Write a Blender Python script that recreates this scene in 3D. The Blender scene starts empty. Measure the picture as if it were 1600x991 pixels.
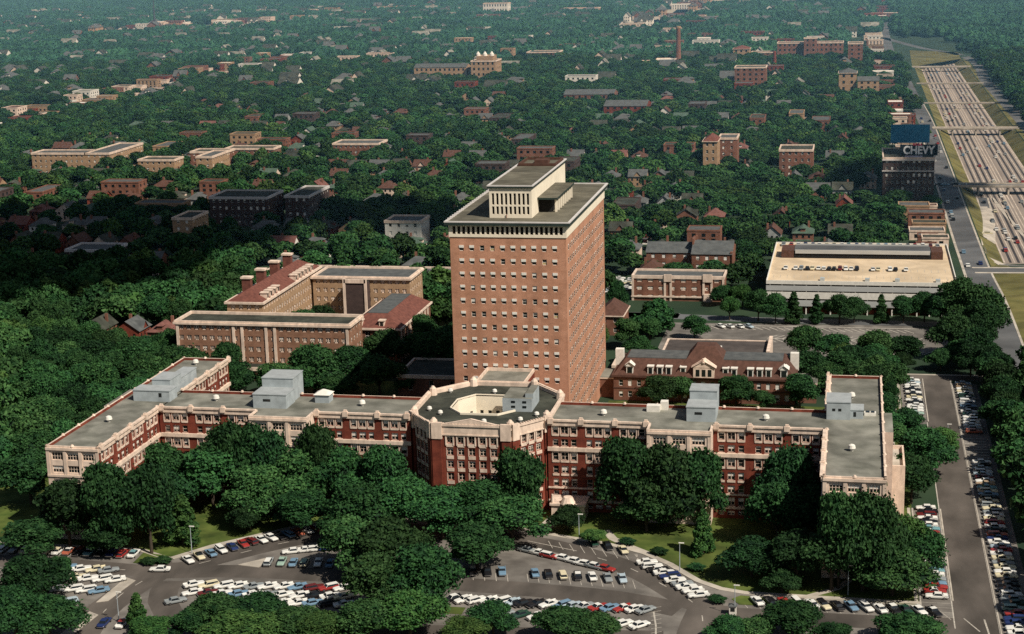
import bpy, math, random
from mathutils import Vector, Matrix
random.seed(7)
C = bpy.context.scene
COL = C.collection
R = math.radians
# ------------------------------------------------------------ camera model
F, PITCH, ROLL, YAW, H = 2590.4, R(13.02), R(-1.513), R(-11.887), 155.0
fw = Vector((math.sin(YAW)*math.cos(PITCH), math.cos(YAW)*math.cos(PITCH), -math.sin(PITCH)))
_r = Vector((math.cos(YAW), -math.sin(YAW), 0)); _u = _r.cross(fw)
rt = _r*math.cos(ROLL) + _u*math.sin(ROLL); up = -_r*math.sin(ROLL) + _u*math.cos(ROLL)
def at(px, py, z=0.0):
    """ground (or height z) point seen at a pixel of the 1600 px photograph"""
    d = rt*(px-800) - up*(py-495.5) + fw*F
    t = (z-H)/d.z
    return (d.x*t, d.y*t)
cam = bpy.data.cameras.new('camera'); co = bpy.data.objects.new('camera', cam); COL.objects.link(co)
m = Matrix((rt, up, -fw)).transposed().to_4x4(); m.translation = (0, 0, H)
co.matrix_world = m
cam.sensor_width = 36; cam.lens = F/1600*36; cam.clip_start = 1; cam.clip_end = 30000
C.camera = co
# ------------------------------------------------------------ light
SUN = Vector((.58, -.37, .74)).normalized()
w = bpy.data.worlds.new('World'); C.world = w; w.use_nodes = True
nt = w.node_tree; bg = nt.nodes['Background']
sky = nt.nodes.new('ShaderNodeTexSky'); sky.sky_type = 'NISHITA'; sky.sun_disc = False
sky.sun_elevation = math.asin(SUN.z); sky.sun_rotation = math.atan2(SUN.x, SUN.y)
sky.air_density = 1.2; sky.dust_density = 1.5
nt.links.new(sky.outputs[0], bg.inputs[0]); bg.inputs[1].default_value = 0.05 - .008
sl = bpy.data.lights.new('sun', 'SUN'); sl.energy = 5.0; sl.angle = R(.5); sl.color = (1, .93, .82)
so = bpy.data.objects.new('sun', sl); COL.objects.link(so); so.rotation_euler = SUN.to_track_quat('Z', 'Y').to_euler()
so.location = (0, 0, 400)
C.view_settings.view_transform = 'Standard'; C.view_settings.look = 'None'
C.view_settings.exposure = 0; C.view_settings.gamma = 1
C.render.engine = 'CYCLES'
cy = C.cycles; cy.max_bounces = 4; cy.diffuse_bounces = 2; cy.glossy_bounces = 2; cy.transparent_max_bounces = 4
cy.volume_bounces = 0; cy.use_denoising = False; cy.caustics_reflective = False; cy.caustics_refractive = False
# ------------------------------------------------------------ materials
MATS = {}
def mat(name, col, rough=.85, var=.25, scale=.5, col2=None, metal=0, kind=None, stretch=(1, 1, 1), objvar=0, bump=0, coord='geo', detail=4):
    if name in MATS: return MATS[name]
    M = bpy.data.materials.new(name); M.use_nodes = True; n = M.node_tree.nodes; L = M.node_tree.links
    b = n['Principled BSDF']; b.inputs['Roughness'].default_value = rough; b.inputs['Metallic'].default_value = metal
    b.inputs['Specular IOR Level'].default_value = .25
    g = n.new('ShaderNodeNewGeometry') if coord == 'geo' else n.new('ShaderNodeTexCoord')
    src = g.outputs['Position'] if coord == 'geo' else g.outputs['Object']
    mp = n.new('ShaderNodeMapping'); mp.inputs['Scale'].default_value = tuple(s*scale for s in stretch)
    L.new(src, mp.inputs[0])
    nz = n.new('ShaderNodeTexNoise'); nz.inputs['Scale'].default_value = 1; nz.inputs['Detail'].default_value = detail
    L.new(mp.outputs[0], nz.inputs['Vector'])
    rp = n.new('ShaderNodeValToRGB'); rp.color_ramp.elements[0].position = .3; rp.color_ramp.elements[1].position = .7
    c = Vector(col); c2 = Vector(col2) if col2 else c*(1+var)
    c1 = c if col2 else c*(1-var)
    rp.color_ramp.elements[0].color = (*c1, 1); rp.color_ramp.elements[1].color = (*c2, 1)
    L.new(nz.outputs['Fac'], rp.inputs[0]); out = rp.outputs[0]
    if objvar:
        oi = n.new('ShaderNodeObjectInfo'); hs = n.new('ShaderNodeHueSaturation')
        mr = n.new('ShaderNodeMapRange'); mr.inputs[3].default_value = 1-objvar; mr.inputs[4].default_value = 1+objvar
        L.new(oi.outputs['Random'], mr.inputs[0]); L.new(mr.outputs[0], hs.inputs['Value'])
        mh = n.new('ShaderNodeMapRange'); mh.inputs[3].default_value = .5-.05*objvar; mh.inputs[4].default_value = .5+.04*objvar
        ml = n.new('ShaderNodeMath'); ml.operation = 'MULTIPLY'; ml.inputs[1].default_value = 7.31
        fr = n.new('ShaderNodeMath'); fr.operation = 'FRACT'
        L.new(oi.outputs['Random'], ml.inputs[0]); L.new(ml.outputs[0], fr.inputs[0]); L.new(fr.outputs[0], mh.inputs[0])
        L.new(mh.outputs[0], hs.inputs['Hue']); L.new(out, hs.inputs['Color']); out = hs.outputs[0]
    L.new(out, b.inputs['Base Color'])
    if bump:
        bp = n.new('ShaderNodeBump'); bp.inputs['Strength'].default_value = bump; bp.inputs['Distance'].default_value = .3
        L.new(nz.outputs['Fac'], bp.inputs['Height']); L.new(bp.outputs[0], b.inputs['Normal'])
    MATS[name] = M
    return M
def weather(M, sc, lo, hi, stretch=(1, 1, 1)):
    """broad stains over a finished material"""
    n = M.node_tree.nodes; L = M.node_tree.links; b = n['Principled BSDF']; old = b.inputs['Base Color'].links[0].from_socket
    g = n.new('ShaderNodeNewGeometry'); mp = n.new('ShaderNodeMapping'); mp.inputs['Scale'].default_value = tuple(sc*q for q in stretch); L.new(g.outputs['Position'], mp.inputs[0])
    nz = n.new('ShaderNodeTexNoise'); nz.inputs['Scale'].default_value = 1; nz.inputs['Detail'].default_value = 6; nz.inputs['Distortion'].default_value = 1.2; L.new(mp.outputs[0], nz.inputs['Vector'])
    mr = n.new('ShaderNodeMapRange'); mr.inputs[1].default_value = .38; mr.inputs[2].default_value = .62; mr.inputs[3].default_value = lo; mr.inputs[4].default_value = hi; L.new(nz.outputs['Fac'], mr.inputs[0])
    mx = n.new('ShaderNodeMix'); mx.data_type = 'RGBA'; mx.blend_type = 'MULTIPLY'; mx.inputs[0].default_value = 1
    cb = n.new('ShaderNodeCombineColor'); [L.new(mr.outputs[0], cb.inputs[k]) for k in range(3)]
    L.new(old, mx.inputs[6]); L.new(cb.outputs[0], mx.inputs[7]); L.new(mx.outputs[2], b.inputs['Base Color'])
def brick(name, c1, c2, mortar, dirt=.3, sc=1.0):
    """brick courses plus weathering, mapped by position along the wall"""
    if name in MATS: return MATS[name]
    M = mat(name, c1, col2=c2, scale=.35, detail=6, stretch=(1, 1, 1.6)); n = M.node_tree.nodes; L = M.node_tree.links
    b = n['Principled BSDF']; old = b.inputs['Base Color'].links[0].from_socket
    g = n.new('ShaderNodeNewGeometry'); sp = n.new('ShaderNodeSeparateXYZ'); L.new(g.outputs['Position'], sp.inputs[0])
    ad = n.new('ShaderNodeMath'); ad.operation = 'ADD'; L.new(sp.outputs[0], ad.inputs[0]); L.new(sp.outputs[1], ad.inputs[1])
    cb = n.new('ShaderNodeCombineXYZ'); L.new(ad.outputs[0], cb.inputs[0]); L.new(sp.outputs[2], cb.inputs[1])
    bt = n.new('ShaderNodeTexBrick'); bt.inputs['Scale'].default_value = 2.0*sc
    bt.inputs['Mortar Size'].default_value = .03; bt.inputs['Color1'].default_value = (.75, .75, .75, 1); bt.inputs['Color2'].default_value = (1.15, 1.1, 1.05, 1)
    bt.inputs['Mortar'].default_value = (*mortar, 1)
    L.new(cb.outputs[0], bt.inputs['Vector'])
    mx = n.new('ShaderNodeMix'); mx.data_type = 'RGBA'; mx.blend_type = 'MULTIPLY'; mx.inputs[0].default_value = 1
    L.new(old, mx.inputs[6]); L.new(bt.outputs[0], mx.inputs[7]); L.new(mx.outputs[2], b.inputs['Base Color'])
    return M
def foliage(name, c1, c2):  # random leaf tones; the dark end also puts deep shade into the colour
    M = mat(name, c1, col2=c2, scale=.55, rough=.7, objvar=.42, detail=9)
    M.node_tree.nodes['Principled BSDF'].inputs['Specular IOR Level'].default_value = .12
    return M
M_red = brick('red_brick', (.13, .03, .019), (.20, .05, .03), (1.5, 1.4, 1.3))
M_tan = brick('tan_brick', (.40, .20, .125), (.50, .265, .175), (1.3, 1.25, 1.2))
M_brown = brick('brown_brick', (.155, .07, .046), (.23, .11, .075), (1.4, 1.35, 1.3))
M_tbrown = brick('tan_brown_brick', (.20, .105, .065), (.29, .16, .105), (1.4, 1.35, 1.3))
M_dkbrown = brick('dark_brick', (.05, .035, .033), (.08, .055, .05), (1.4, 1.35, 1.3))
M_buff = brick('buff_brick', (.31, .20, .12), (.42, .28, .17), (1.2, 1.2, 1.2))
M_cream = mat('cream_stone', (.74, .575, .455), var=.13, scale=.6, detail=6)
M_cream2 = mat('cream_render', (.84, .74, .58), var=.08, scale=.3)
M_white = mat('white_paint', (.74, .70, .62), var=.1, scale=1)
M_slabtrim = mat('roof_edge_metal', (.60, .56, .53), var=.1)
M_darktrim = mat('dark_green_fascia', (.025, .04, .035), var=.2)
M_pgrey = mat('pale_grey_gravel_roof', (.125, .125, .10), col2=(.285, .275, .23), scale=.17, detail=8)
M_dgrey = mat('dark_gravel_roof', (.032, .036, .028), col2=(.07, .074, .056), scale=.3, detail=8)
M_troof = mat('tower_gravel_roof', (.10, .09, .065), col2=(.165, .15, .11), scale=.25, detail=8)
M_slate = mat('grey_slate_roof', (.07, .075, .075), col2=(.12, .125, .12), scale=.4, detail=6)
M_rtile = mat('red_tile_roof', (.11, .042, .032), col2=(.20, .075, .054), scale=.8, detail=6)
M_btile = mat('brown_tile_roof', (.07, .035, .025), col2=(.12, .058, .042), scale=.8, detail=6)
M_box = mat('blue_grey_metal', (.36, .40, .41), var=.18, scale=.4)
M_glass = mat('window_glass', (.012, .016, .017), rough=.18, var=.4, scale=.2); M_glass.node_tree.nodes['Principled BSDF'].inputs['Specular IOR Level'].default_value = .5
M_shade = mat('white_window_shade', (.80, .76, .68), var=.08)
M_yshade = mat('tan_window_shade', (.50, .38, .18), var=.1)
M_blackgap = mat('interior_shade_black', (.012, .012, .012), var=.3)  # black put in for the shade inside openings and under roofs
M_conc = mat('pale_concrete', (.42, .37, .30), col2=(.56, .50, .42), scale=.25, detail=7)
M_deck = mat('parking_deck_concrete', (.60, .46, .30), col2=(.72, .56, .38), scale=.12, detail=8)
M_garage = mat('garage_cladding', (.44, .44, .42), var=.1, stretch=(.2, 1, 1), scale=.5)
M_asph = mat('asphalt', (.060, .052, .044), col2=(.135, .115, .098), scale=.11, detail=10, stretch=(1, .5, 1))
M_asphlot = mat('worn_parking_asphalt', (.135, .12, .105), col2=(.22, .20, .175), scale=.2, detail=10)
M_asph2 = mat('blue_grey_asphalt', (.085, .088, .09), col2=(.15, .15, .15), scale=.06, detail=10)
M_paint = mat('faded_white_paint', (.44, .40, .34), var=.3, scale=1.5)
M_grass = mat('lawn_grass', (.050, .082, .014), col2=(.115, .145, .032), scale=.22, detail=12)
M_dry = mat('dry_verge_grass', (.11, .105, .032), col2=(.19, .165, .055), scale=.12, detail=12)
M_under = mat('shaded_ground', (.012, .030, .016), col2=(.035, .062, .03), scale=.03, detail=12)  # dark green-brown base tone of the whole ground sheet
M_bark = mat('bark', (.06, .045, .032), var=.3, scale=3, coord='obj')
M_leaf = foliage('deep_green_leaves', (.004, .026, .009), (.046, .118, .034))
M_leaf2 = foliage('light_green_leaves', (.014, .052, .014), (.072, .145, .036))
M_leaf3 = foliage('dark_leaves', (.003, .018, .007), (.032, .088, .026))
M_core = mat('crown_shade_fill', (.005, .020, .008), var=.4, scale=.5)  # dark colour imitates the shade deep between leaf clumps
M_far = foliage('far_canopy_leaves', (.005, .032, .018), (.042, .118, .055))  # teal tint puts distance haze into the leaf colour
M_bush = mat('rusty_brown_shrub', (.05, .028, .02), col2=(.09, .06, .03), scale=1.5)
M_rubber = mat('tyre_rubber', (.02, .02, .02))
for q_, s_, lo_, hi_, st_ in ((M_pgrey, .06, .72, 1.12, (1, 1, 1)), (M_dgrey, .08, .7, 1.2, (1, 1, 1)), (M_troof, .07, .75, 1.15, (1, 1, 1)), (M_asph, .035, .72, 1.2, (1, .4, 1)), (M_asphlot, .05, .7, 1.15, (1, 1, 1)), (M_asph2, .02, .75, 1.15, (1, 1, 1)), (M_grass, .07, .6, 1.15, (1, 1, 1)), (M_dry, .03, .6, 1.1, (1, 1, 1)),
                         (M_tan, .12, .86, 1.1, (1, 1, .25)), (M_red, .2, .75, 1.15, (1, 1, .3)), (M_cream, .4, .82, 1.08, (1, 1, .3)), (M_deck, .06, .8, 1.05, (1, 1, 1)), (M_conc, .1, .75, 1.05, (1, 1, 1)), (M_brown, .15, .8, 1.15, (1, 1, .3))):
    weather(q_, s_, lo_, hi_, st_)
M_chrome = mat('chrome', (.65, .65, .66), rough=.2, metal=1)
M_carglass = mat('car_glass', (.015, .02, .025), rough=.08); M_carglass.node_tree.nodes['Principled BSDF'].inputs['Specular IOR Level'].default_value = .5
M_blue = mat('blue_painted_panel', (.04, .22, .38), var=.2)
M_steel = mat('dark_steel', (.06, .06, .065), rough=.5)
# ------------------------------------------------------------ object helpers
def tag(o, label=None, cat=None, group=None, kind=None):
    if label: o['label'] = label
    if cat: o['category'] = cat
    if group: o['group'] = group
    if kind: o['kind'] = kind
    return o
def thing(name, label, cat, loc=(0, 0, 0), rz=0, group=None):
    o = bpy.data.objects.new(name, None); o.empty_display_size = 1; COL.objects.link(o)
    o.location = loc; o.rotation_euler = (0, 0, rz)
    return tag(o, label, cat, group)
class MB:
    def __init__(s): s.v = []; s.f = []; s.mi = []
    def quad(s, *p, m=0):
        k = len(s.v); s.v += [tuple(q) for q in p]; s.f.append(tuple(range(k, k+len(p)))); s.mi.append(m); return s
    def prism(s, poly, z0, z1, m=0, top=None, bottom=False, zt=None):
        """poly counter-clockwise (x, y)"""
        n = len(poly); k = len(s.v)
        s.v += [(x, y, z0) for x, y in poly] + [(x, y, z1) for x, y in poly]
        for i in range(n):
            j = (i+1) % n; s.f.append((k+i, k+j, k+n+j, k+n+i)); s.mi.append(m)
        s.f.append(tuple(range(k+n, k+2*n))); s.mi.append(m if top is None else top)
        if bottom: s.f.append(tuple(range(k+n-1, k-1, -1))); s.mi.append(m)
        return s
    def box(s, x0, x1, y0, y1, z0, z1, m=0, top=None):
        return s.prism([(x0, y0), (x1, y0), (x1, y1), (x0, y1)], z0, z1, m, top, True)
    def cyl(s, x, y, z0, z1, r0, r1=None, n=10, m=0, top=None):
        r1 = r0 if r1 is None else r1; k = len(s.v)
        for z, r in ((z0, r0), (z1, r1)):
            s.v += [(x+r*math.cos(2*math.pi*i/n), y+r*math.sin(2*math.pi*i/n), z) for i in range(n)]
        for i in range(n):
            j = (i+1) % n; s.f.append((k+i, k+j, k+n+j, k+n+i)); s.mi.append(m)
        s.f.append(tuple(range(k+n, k+2*n))); s.mi.append(m if top is None else top)
        return s
    def ring(s, poly, inset, z0, z1, m=0):
        """a wall band of thickness inset following a convex polygon"""
        q = offset(poly, inset); n = len(poly)
        for i in range(n):
            j = (i+1) % n; a, b, c, d = poly[i], poly[j], q[j], q[i]
            s.quad((*a, z0), (*b, z0), (*b, z1), (*a, z1), m=m)
            s.quad((*c, z0), (*d, z0), (*d, z1), (*c, z1), m=m)
            s.quad((*a, z1), (*b, z1), (*c, z1), (*d, z1), m=m)
            s.quad((*d, z0), (*c, z0), (*b, z0), (*a, z0), m=m)
        return s
    def obox(s, cx, cy, a, lx, ly, z0, z1, m=0, top=None):
        c, q = math.cos(a), math.sin(a)
        P = [(cx+x*c-y*q, cy+x*q+y*c) for x, y in ((-lx/2, -ly/2), (lx/2, -ly/2), (lx/2, ly/2), (-lx/2, ly/2))]
        return s.prism(P, z0, z1, m, top, True)
    def hip(s, x0, x1, y0, y1, z, h, m=0, flat=0.0, over=.4, ridge=None):
        """hip roof; flat>0 leaves a flat top"""
        x0 -= over; x1 += over; y0 -= over; y1 += over
        d = min(x1-x0, y1-y0)/2*(1-flat) if ridge is None else ridge
        A = [(x0, y0, z), (x1, y0, z), (x1, y1, z), (x0, y1, z)]; B = [(x0+d, y0+d, z+h), (x1-d, y0+d, z+h), (x1-d, y1-d, z+h), (x0+d, y1-d, z+h)]
        k = len(s.v); s.v += A+B
        for i in range(4):
            j = (i+1) % 4; s.f.append((k+i, k+j, k+4+j, k+4+i)); s.mi.append(m)
        s.f.append((k+4, k+5, k+6, k+7)); s.mi.append(m); s.f.append((k+3, k+2, k+1, k)); s.mi.append(m)
        return s
    def gable(s, x0, x1, y0, y1, z, h, m=0, wall=1, axis='x', over=.4):
        if axis == 'x':
            ym = (y0+y1)/2; a0, a1 = x0-over, x1+over; b0, b1 = y0-over, y1+over
            s.quad((a0, b0, z), (a1, b0, z), (a1, ym, z+h), (a0, ym, z+h), m=m); s.quad((a1, b1, z), (a0, b1, z), (a0, ym, z+h), (a1, ym, z+h), m=m)
            s.quad((x0, y1, z), (x0, y0, z), (x0, ym, z+h*.94), m=wall); s.quad((x1, y0, z), (x1, y1, z), (x1, ym, z+h*.94), m=wall)
        else:
            xm = (x0+x1)/2; a0, a1 = x0-over, x1+over; b0, b1 = y0-over, y1+over
            s.quad((a1, b0, z), (a1, b1, z), (xm, b1, z+h), (xm, b0, z+h), m=m); s.quad((a0, b1, z), (a0, b0, z), (xm, b0, z+h), (xm, b1, z+h), m=m)
            s.quad((x0, y0, z), (x1, y0, z), (xm, y0, z+h*.94), m=wall); s.quad((x1, y1, z), (x0, y1, z), (xm, y1, z+h*.94), m=wall)
        return s
    def mesh(s, name, mats, off=(0, 0, 0)):
        me = bpy.data.meshes.new(name)
        me.from_pydata([(x-off[0], y-off[1], z-off[2]) for x, y, z in s.v], [], s.f)
        for q in (mats if isinstance(mats, (list, tuple)) else [mats]): me.materials.append(q)
        me.polygons.foreach_set('material_index', s.mi); me.update()
        return me
    def build(s, name, mats, parent=None, local=False):
        off = tuple(parent.location) if parent and not local else (0, 0, 0)
        o = bpy.data.objects.new(name, s.mesh(name, mats, off)); COL.objects.link(o)
        if parent: o.parent = parent
        return o
def offset(poly, d):
    n = len(poly); out = []
    for i in range(n):
        p0, p1, p2 = Vector(poly[i-1]), Vector(poly[i]), Vector(poly[(i+1) % n])
        a = (p1-p0).normalized(); b = (p2-p1).normalized()
        na = Vector((-a.y, a.x)); nb = Vector((-b.y, b.x)); k = (na+nb)/(1+na.dot(nb))
        out.append(tuple(p1+k*d))
    return out
def grid(lo, hi, n, w):
    s = (hi-lo)/n
    return [(lo+s*(i+.5)-w/2, lo+s*(i+.5)+w/2) for i in range(n)]
def facade(mb, A, B, z0, z1, cols, rows, dep=.3, m=0, wins=None, types=(0,), back=None):
    """a wall from A to B (outside on the right hand) with a grid of real window openings"""
    A = Vector(A); B = Vector(B); L = (B-A).length; d = (B-A)/L; n = Vector((d.y, -d.x))
    def q(u0, u1, a, b, du=0): 
        p = A+d*u0-n*du; r = A+d*u1-n*du; mb.quad((p.x, p.y, a), (r.x, r.y, a), (r.x, r.y, b), (p.x, p.y, b), m=m)
    u = 0
    rows = sorted(r for r in rows if r[0] >= z0-.01 and r[1] <= z1+.01)
    if not rows: cols = []
    for c0, c1 in cols:
        q(u, c0, z0, z1); u = c1; z = z0
        for a, b in rows:
            if a > z: q(c0, c1, z, a)
            z = b
            p, r = A+d*c0, A+d*c1; pi, ri = p-n*dep, r-n*dep
            mb.quad((p.x, p.y, a), (r.x, r.y, a), (ri.x, ri.y, a), (pi.x, pi.y, a), m=m)
            mb.quad((pi.x, pi.y, b), (ri.x, ri.y, b), (r.x, r.y, b), (p.x, p.y, b), m=m)
            mb.quad((p.x, p.y, a), (pi.x, pi.y, a), (pi.x, pi.y, b), (p.x, p.y, b), m=m)
            mb.quad((ri.x, ri.y, a), (r.x, r.y, a), (r.x, r.y, b), (ri.x, ri.y, b), m=m)
            if back is not None: mb.quad((pi.x, pi.y, a), (ri.x, ri.y, a), (ri.x, ri.y, b), (pi.x, pi.y, b), m=back)
            if wins is not None:
                c = (p+r)/2-n*dep
                wins.append((c.x, c.y, a, math.atan2(d.y, d.x), c1-c0, b-a, random.choice(types)))
        if z1 > z: q(c0, c1, z, z1)
    q(u, L, z0, z1)
WCACHE = {}
FR = [M_cream, M_glass, M_shade, M_yshade, M_white]
def wmesh(w, h, t):
    k = (round(w, 2), round(h, 2), t)
    if k in WCACHE: return WCACHE[k]
    b = MB(); w, h, _ = k; x = w/2
    frame = 4 if 10 <= t < 20 else 0; tt = t % 10
    def pan(x0, x1, z0, z1, y, m): b.quad((x0, -y, z0), (x1, -y, z0), (x1, -y, z1), (x0, -y, z1), m=m)
    pan(-x, x, 0, h, 0, 1)
    e = .12; big = t >= 20
    if big: e = .36
    for a in ((-x, x, 0, e*1.4), (-x, x, h-e, h), (-x, -x+e, 0, h), (x-e, x, 0, h)): pan(*a, .05, frame)
    pan(-x, x, h*.5-.06, h*.5+.06, .06, frame)
    if w > 1.7: pan(-.09, .09, 0, h, .07, frame)
    if w > 3: pan(-w/4-.07, -w/4+.07, 0, h, .07, frame); pan(w/4-.07, w/4+.07, 0, h, .07, frame)
    if big: pan(-.2, .2, 0, h, .07, 0)
    if tt == 6: b.box(-x-.03, x+.03, -.4, -.02, h*.58, h+.02, 2)
    if tt == 0: pan(-x+e, x-e, h*.52, h-e, .03, 2)
    if tt == 1: pan(-x+e, x-e, h*.35, h-e, .03, 2)
    if tt == 3: pan(-x+e, x-e, 0, h-e, .03, 2)
    if tt == 4: pan(-x+e, x-e, .1, h*.5, .03, 3)
    if tt == 5: pan(-x+e, x-e, h*.75, h-e, .03, 2)
    WCACHE[k] = b.mesh('window', FR); return WCACHE[k]
def put_windows(parent, wins, cap=98, ledge=None):
    """each opening's window is a part; past the cap the farthest ones go into one mesh"""
    def score(w):
        n = Vector((math.sin(w[3]), -math.cos(w[3]))); t = Vector((-w[0], -w[1])); D = t.length
        return -(w[4]*w[5]*max(n.dot(t)/D, 0)/D/D)
    wins = sorted(wins, key=score); px, py, pz = parent.location
    for (x, y, z, a, ww, hh, t) in wins[:cap]:
        o = bpy.data.objects.new('window', wmesh(ww, hh, t)); COL.objects.link(o); o.parent = parent
        o.location = (x-px, y-py, z-pz); o.rotation_euler = (0, 0, a)
    rest = wins[cap:]
    if rest:
        b = MB()
        for (x, y, z, a, ww, hh, t) in rest:
            me = wmesh(ww, hh, t); k = len(b.v); c, s = math.cos(a), math.sin(a)
            b.v += [(x+v.co.x*c-v.co.y*s, y+v.co.x*s+v.co.y*c, z+v.co.z) for v in me.vertices]
            for p in me.polygons: b.f.append(tuple(k+i for i in p.vertices)); b.mi.append(p.material_index)
        o = b.build('window_bank', FR, parent); o['kind'] = 'stuff'
_b = 'first second third fourth fifth sixth seventh eighth ninth tenth eleventh twelfth thirteenth fourteenth fifteenth sixteenth seventeenth eighteenth nineteenth'.split()
ORD = list(_b)
for tens, th in (('twenty', 'twentieth'), ('thirty', 'thirtieth'), ('forty', 'fortieth'), ('fifty', 'fiftieth'), ('sixty', 'sixtieth'), ('seventy', 'seventieth'), ('eighty', 'eightieth'), ('ninety', 'ninetieth')):
    ORD.append(th); ORD += [tens+'-'+q for q in _b[:9]]
FOOT = []     # footprints where no tree or house may stand: (x0, x1, y0, y1)
def foot(x0, x1, y0, y1, g=0): FOOT.append((x0-g, x1+g, y0-g, y1+g))
# ============================================================ terrain, roads
TX0, TX1, TX2, TX3, TY0, TY1, TY2, TY3 = 62, 70, 111, 119, 776, 812, 2010, 2060
DEPTH = -5.0
def smooth(t): return max(0, min(1, t))
def gz(x, y):
    a = min(smooth((x-TX0)/(TX1-TX0)), smooth((TX3-x)/(TX3-TX2))); b = min(smooth((y-TY0)/(TY1-TY0)), smooth((TY3-y)/(TY3-TY2)))
    return DEPTH*min(a, b)
xs = [-9000, -4000, -2000, -1000, -400, 0, 40, TX0, TX1, 90, TX2, TX3, 160, 400, 1200, 4000]
ys = [-600, 0, 300, 600, TY0, TY1, 1000, 1400, 1800, TY2, TY3, 3000, 5000, 9000, 16000]
g = MB()
for j in range(len(ys)-1):
    for i in range(len(xs)-1):
        g.quad(*[(x, y, gz(x, y)) for x, y in ((xs[i], ys[j]), (xs[i+1], ys[j]), (xs[i+1], ys[j+1]), (xs[i], ys[j+1]))])
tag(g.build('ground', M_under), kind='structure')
def sheet(name, polys, M, z=.03, kind='structure'):
    b = MB()
    for p in polys: b.quad(*[(x, y, z+gz(x, y)) for x, y in p])
    return tag(b.build(name, M), kind=kind)
def smoothline(P, step=6):
    """Catmull-Rom through points"""
    out = []; P = [Vector(p) for p in P]; Q = [P[0]*2-P[1]]+P+[P[-1]*2-P[-2]]
    for i in range(1, len(Q)-2):
        a, b, c, d = Q[i-1:i+3]; n = max(1, int((c-b).length/step))
        for k in range(n):
            t = k/n; out.append(.5*((2*b)+(c-a)*t+(2*a-5*b+4*c-d)*t*t+(3*b-a-3*c+d)*t**3))
    out.append(P[-1]); return out
def ribbon_mb(b, P, wd, dz, m=0, off=0, dash=None, step=6):
    L = smoothline(P, step); acc = 0
    for i in range(len(L)-1):
        def nrm(k):
            a = L[max(k-1, 0)]; c = L[min(k+1, len(L)-1)]; t = (c-a).normalized(); return Vector((t.y, -t.x))
        p, q = L[i], L[i+1]; n0, n1 = nrm(i), nrm(i+1)
        acc += (q-p).length
        if dash and (acc % (dash[0]+dash[1])) > dash[0]: continue
        V = [p+n0*(off-wd/2), p+n0*(off+wd/2), q+n1*(off+wd/2), q+n1*(off-wd/2)]
        b.quad(*[(v.x, v.y, dz+gz(v.x, v.y)) for v in (V[0], V[1], V[2], V[3])])
def ribbon(name, P, wd, M, dz=.04, **k):
    b = MB(); ribbon_mb(b, P, wd, dz, **k); return tag(b.build(name, M), kind='structure')
def kerb_mb(b, P, wd=.35, h=.14, off=0):
    L = smoothline(P, 5)
    for i in range(len(L)-1):
        p, q = L[i], L[i+1]; t = (q-p).normalized(); n = Vector((t.y, -t.x)); a = p+n*off; c = q+n*off
        b.prism([tuple(a-n*wd/2), tuple(a+n*wd/2), tuple(c+n*wd/2), tuple(c-n*wd/2)][::-1] if False else [tuple(a+n*wd/2), tuple(c+n*wd/2), tuple(c-n*wd/2), tuple(a-n*wd/2)], 0, h)
# --- lawns
sheet('lawn', [[(-262, 381), (-181, 380.5), (-171, 377), (-160, 390), (-141, 407), (-118, 414), (-80, 408), (-62, 402), (-50, 396), (-42, 387), (-30, 377), (-24, 374), (16, 372), (16, 440), (-262, 440)]], M_grass, .012)
sheet('courtyard_lawn', [[(-193, 445), (-120, 445), (-120, 552), (-193, 552)], [(-80, 470), (-6, 470), (-6, 536), (-80, 536)], [(9, 372), (17, 372), (17, 585), (9, 585)]], M_grass, .010)
sheet('verge_grass', [[(58, 600), (130, 600), (130, 768), (58, 768)], [(119.5, 780), (124, 780), (124, 2000), (119.5, 2000)]], M_dry, .014)
emb = MB()
for (a, b_) in ((TX0+.3, TX1+.8), (TX2-.8, TX3-.3)):
    yy = [TY0, TY1, 1000, 1400, 1800, TY2, TY3]
    for i in range(len(yy)-1):
        emb.quad(*[(x, y, gz(x, y)+.03) for x, y in ((a, yy[i]), (b_, yy[i]), (b_, yy[i+1]), (a, yy[i+1]))])
emb.quad((60, 1900, .03), (118, 2005, .03), (120, 2110, .03), (64, 2150, .03))
tag(emb.build('embankment_grass', M_dry), kind='structure')
# --- hospital forecourt asphalt and drives
KN = [(-262, 380.5), (-200, 380.4), (-181, 380.2), (-174, 376.5), (-170.5, 376), (-163, 386), (-156, 393), (-141, 406), (-122, 412.5), (-100, 413), (-81, 407.5), (-72, 404.5), (-62, 401.5), (-51, 396), (-44, 389.5), (-36, 379.5), (-30, 375.2), (-24, 373.4), (17, 372)]
sheet('parking_lot', [KN+[(17, 250), (-262, 250)]], M_asphlot, .016)
sheet('forecourt_road', [[(24.2, 250), (34.4, 250), (34.4, 574), (24.2, 574)], [(16.5, 574), (58, 574), (58, 581), (16.5, 581)], [(16.5, 250), (24.2, 250), (24.2, 366), (16.5, 366)]], M_asph, .026)
sheet('drive_side_parking', [[(16.8, 366), (24.2, 366), (24.2, 440), (16.8, 440)], [(16.8, 520), (24.2, 520), (24.2, 574), (16.8, 574)]], M_asphlot, .024)
rd = MB()
ribbon_mb(rd, [(-262, 369.5), (-193, 368.7), (-176, 367.6), (-166, 371), (-157, 380), (-146, 391), (-133, 400), (-118, 405.5), (-100, 406), (-82, 401.5), (-68, 396), (-54, 387), (-44, 377), (-35, 366), (-28, 361.5), (-17, 361), (-3, 361), (20, 361.5)], 7.6, .022)
ribbon_mb(rd, [(-174, 366), (-163, 368.6), (-147, 371), (-126, 371), (-95.7, 370.2), (-74, 369), (-54, 367), (-38, 362)], 8.4, .020)
ribbon_mb(rd, [(-170, 368), (-172, 360), (-174, 345), (-172, 325), (-160, 300)], 9, .024)
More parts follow.
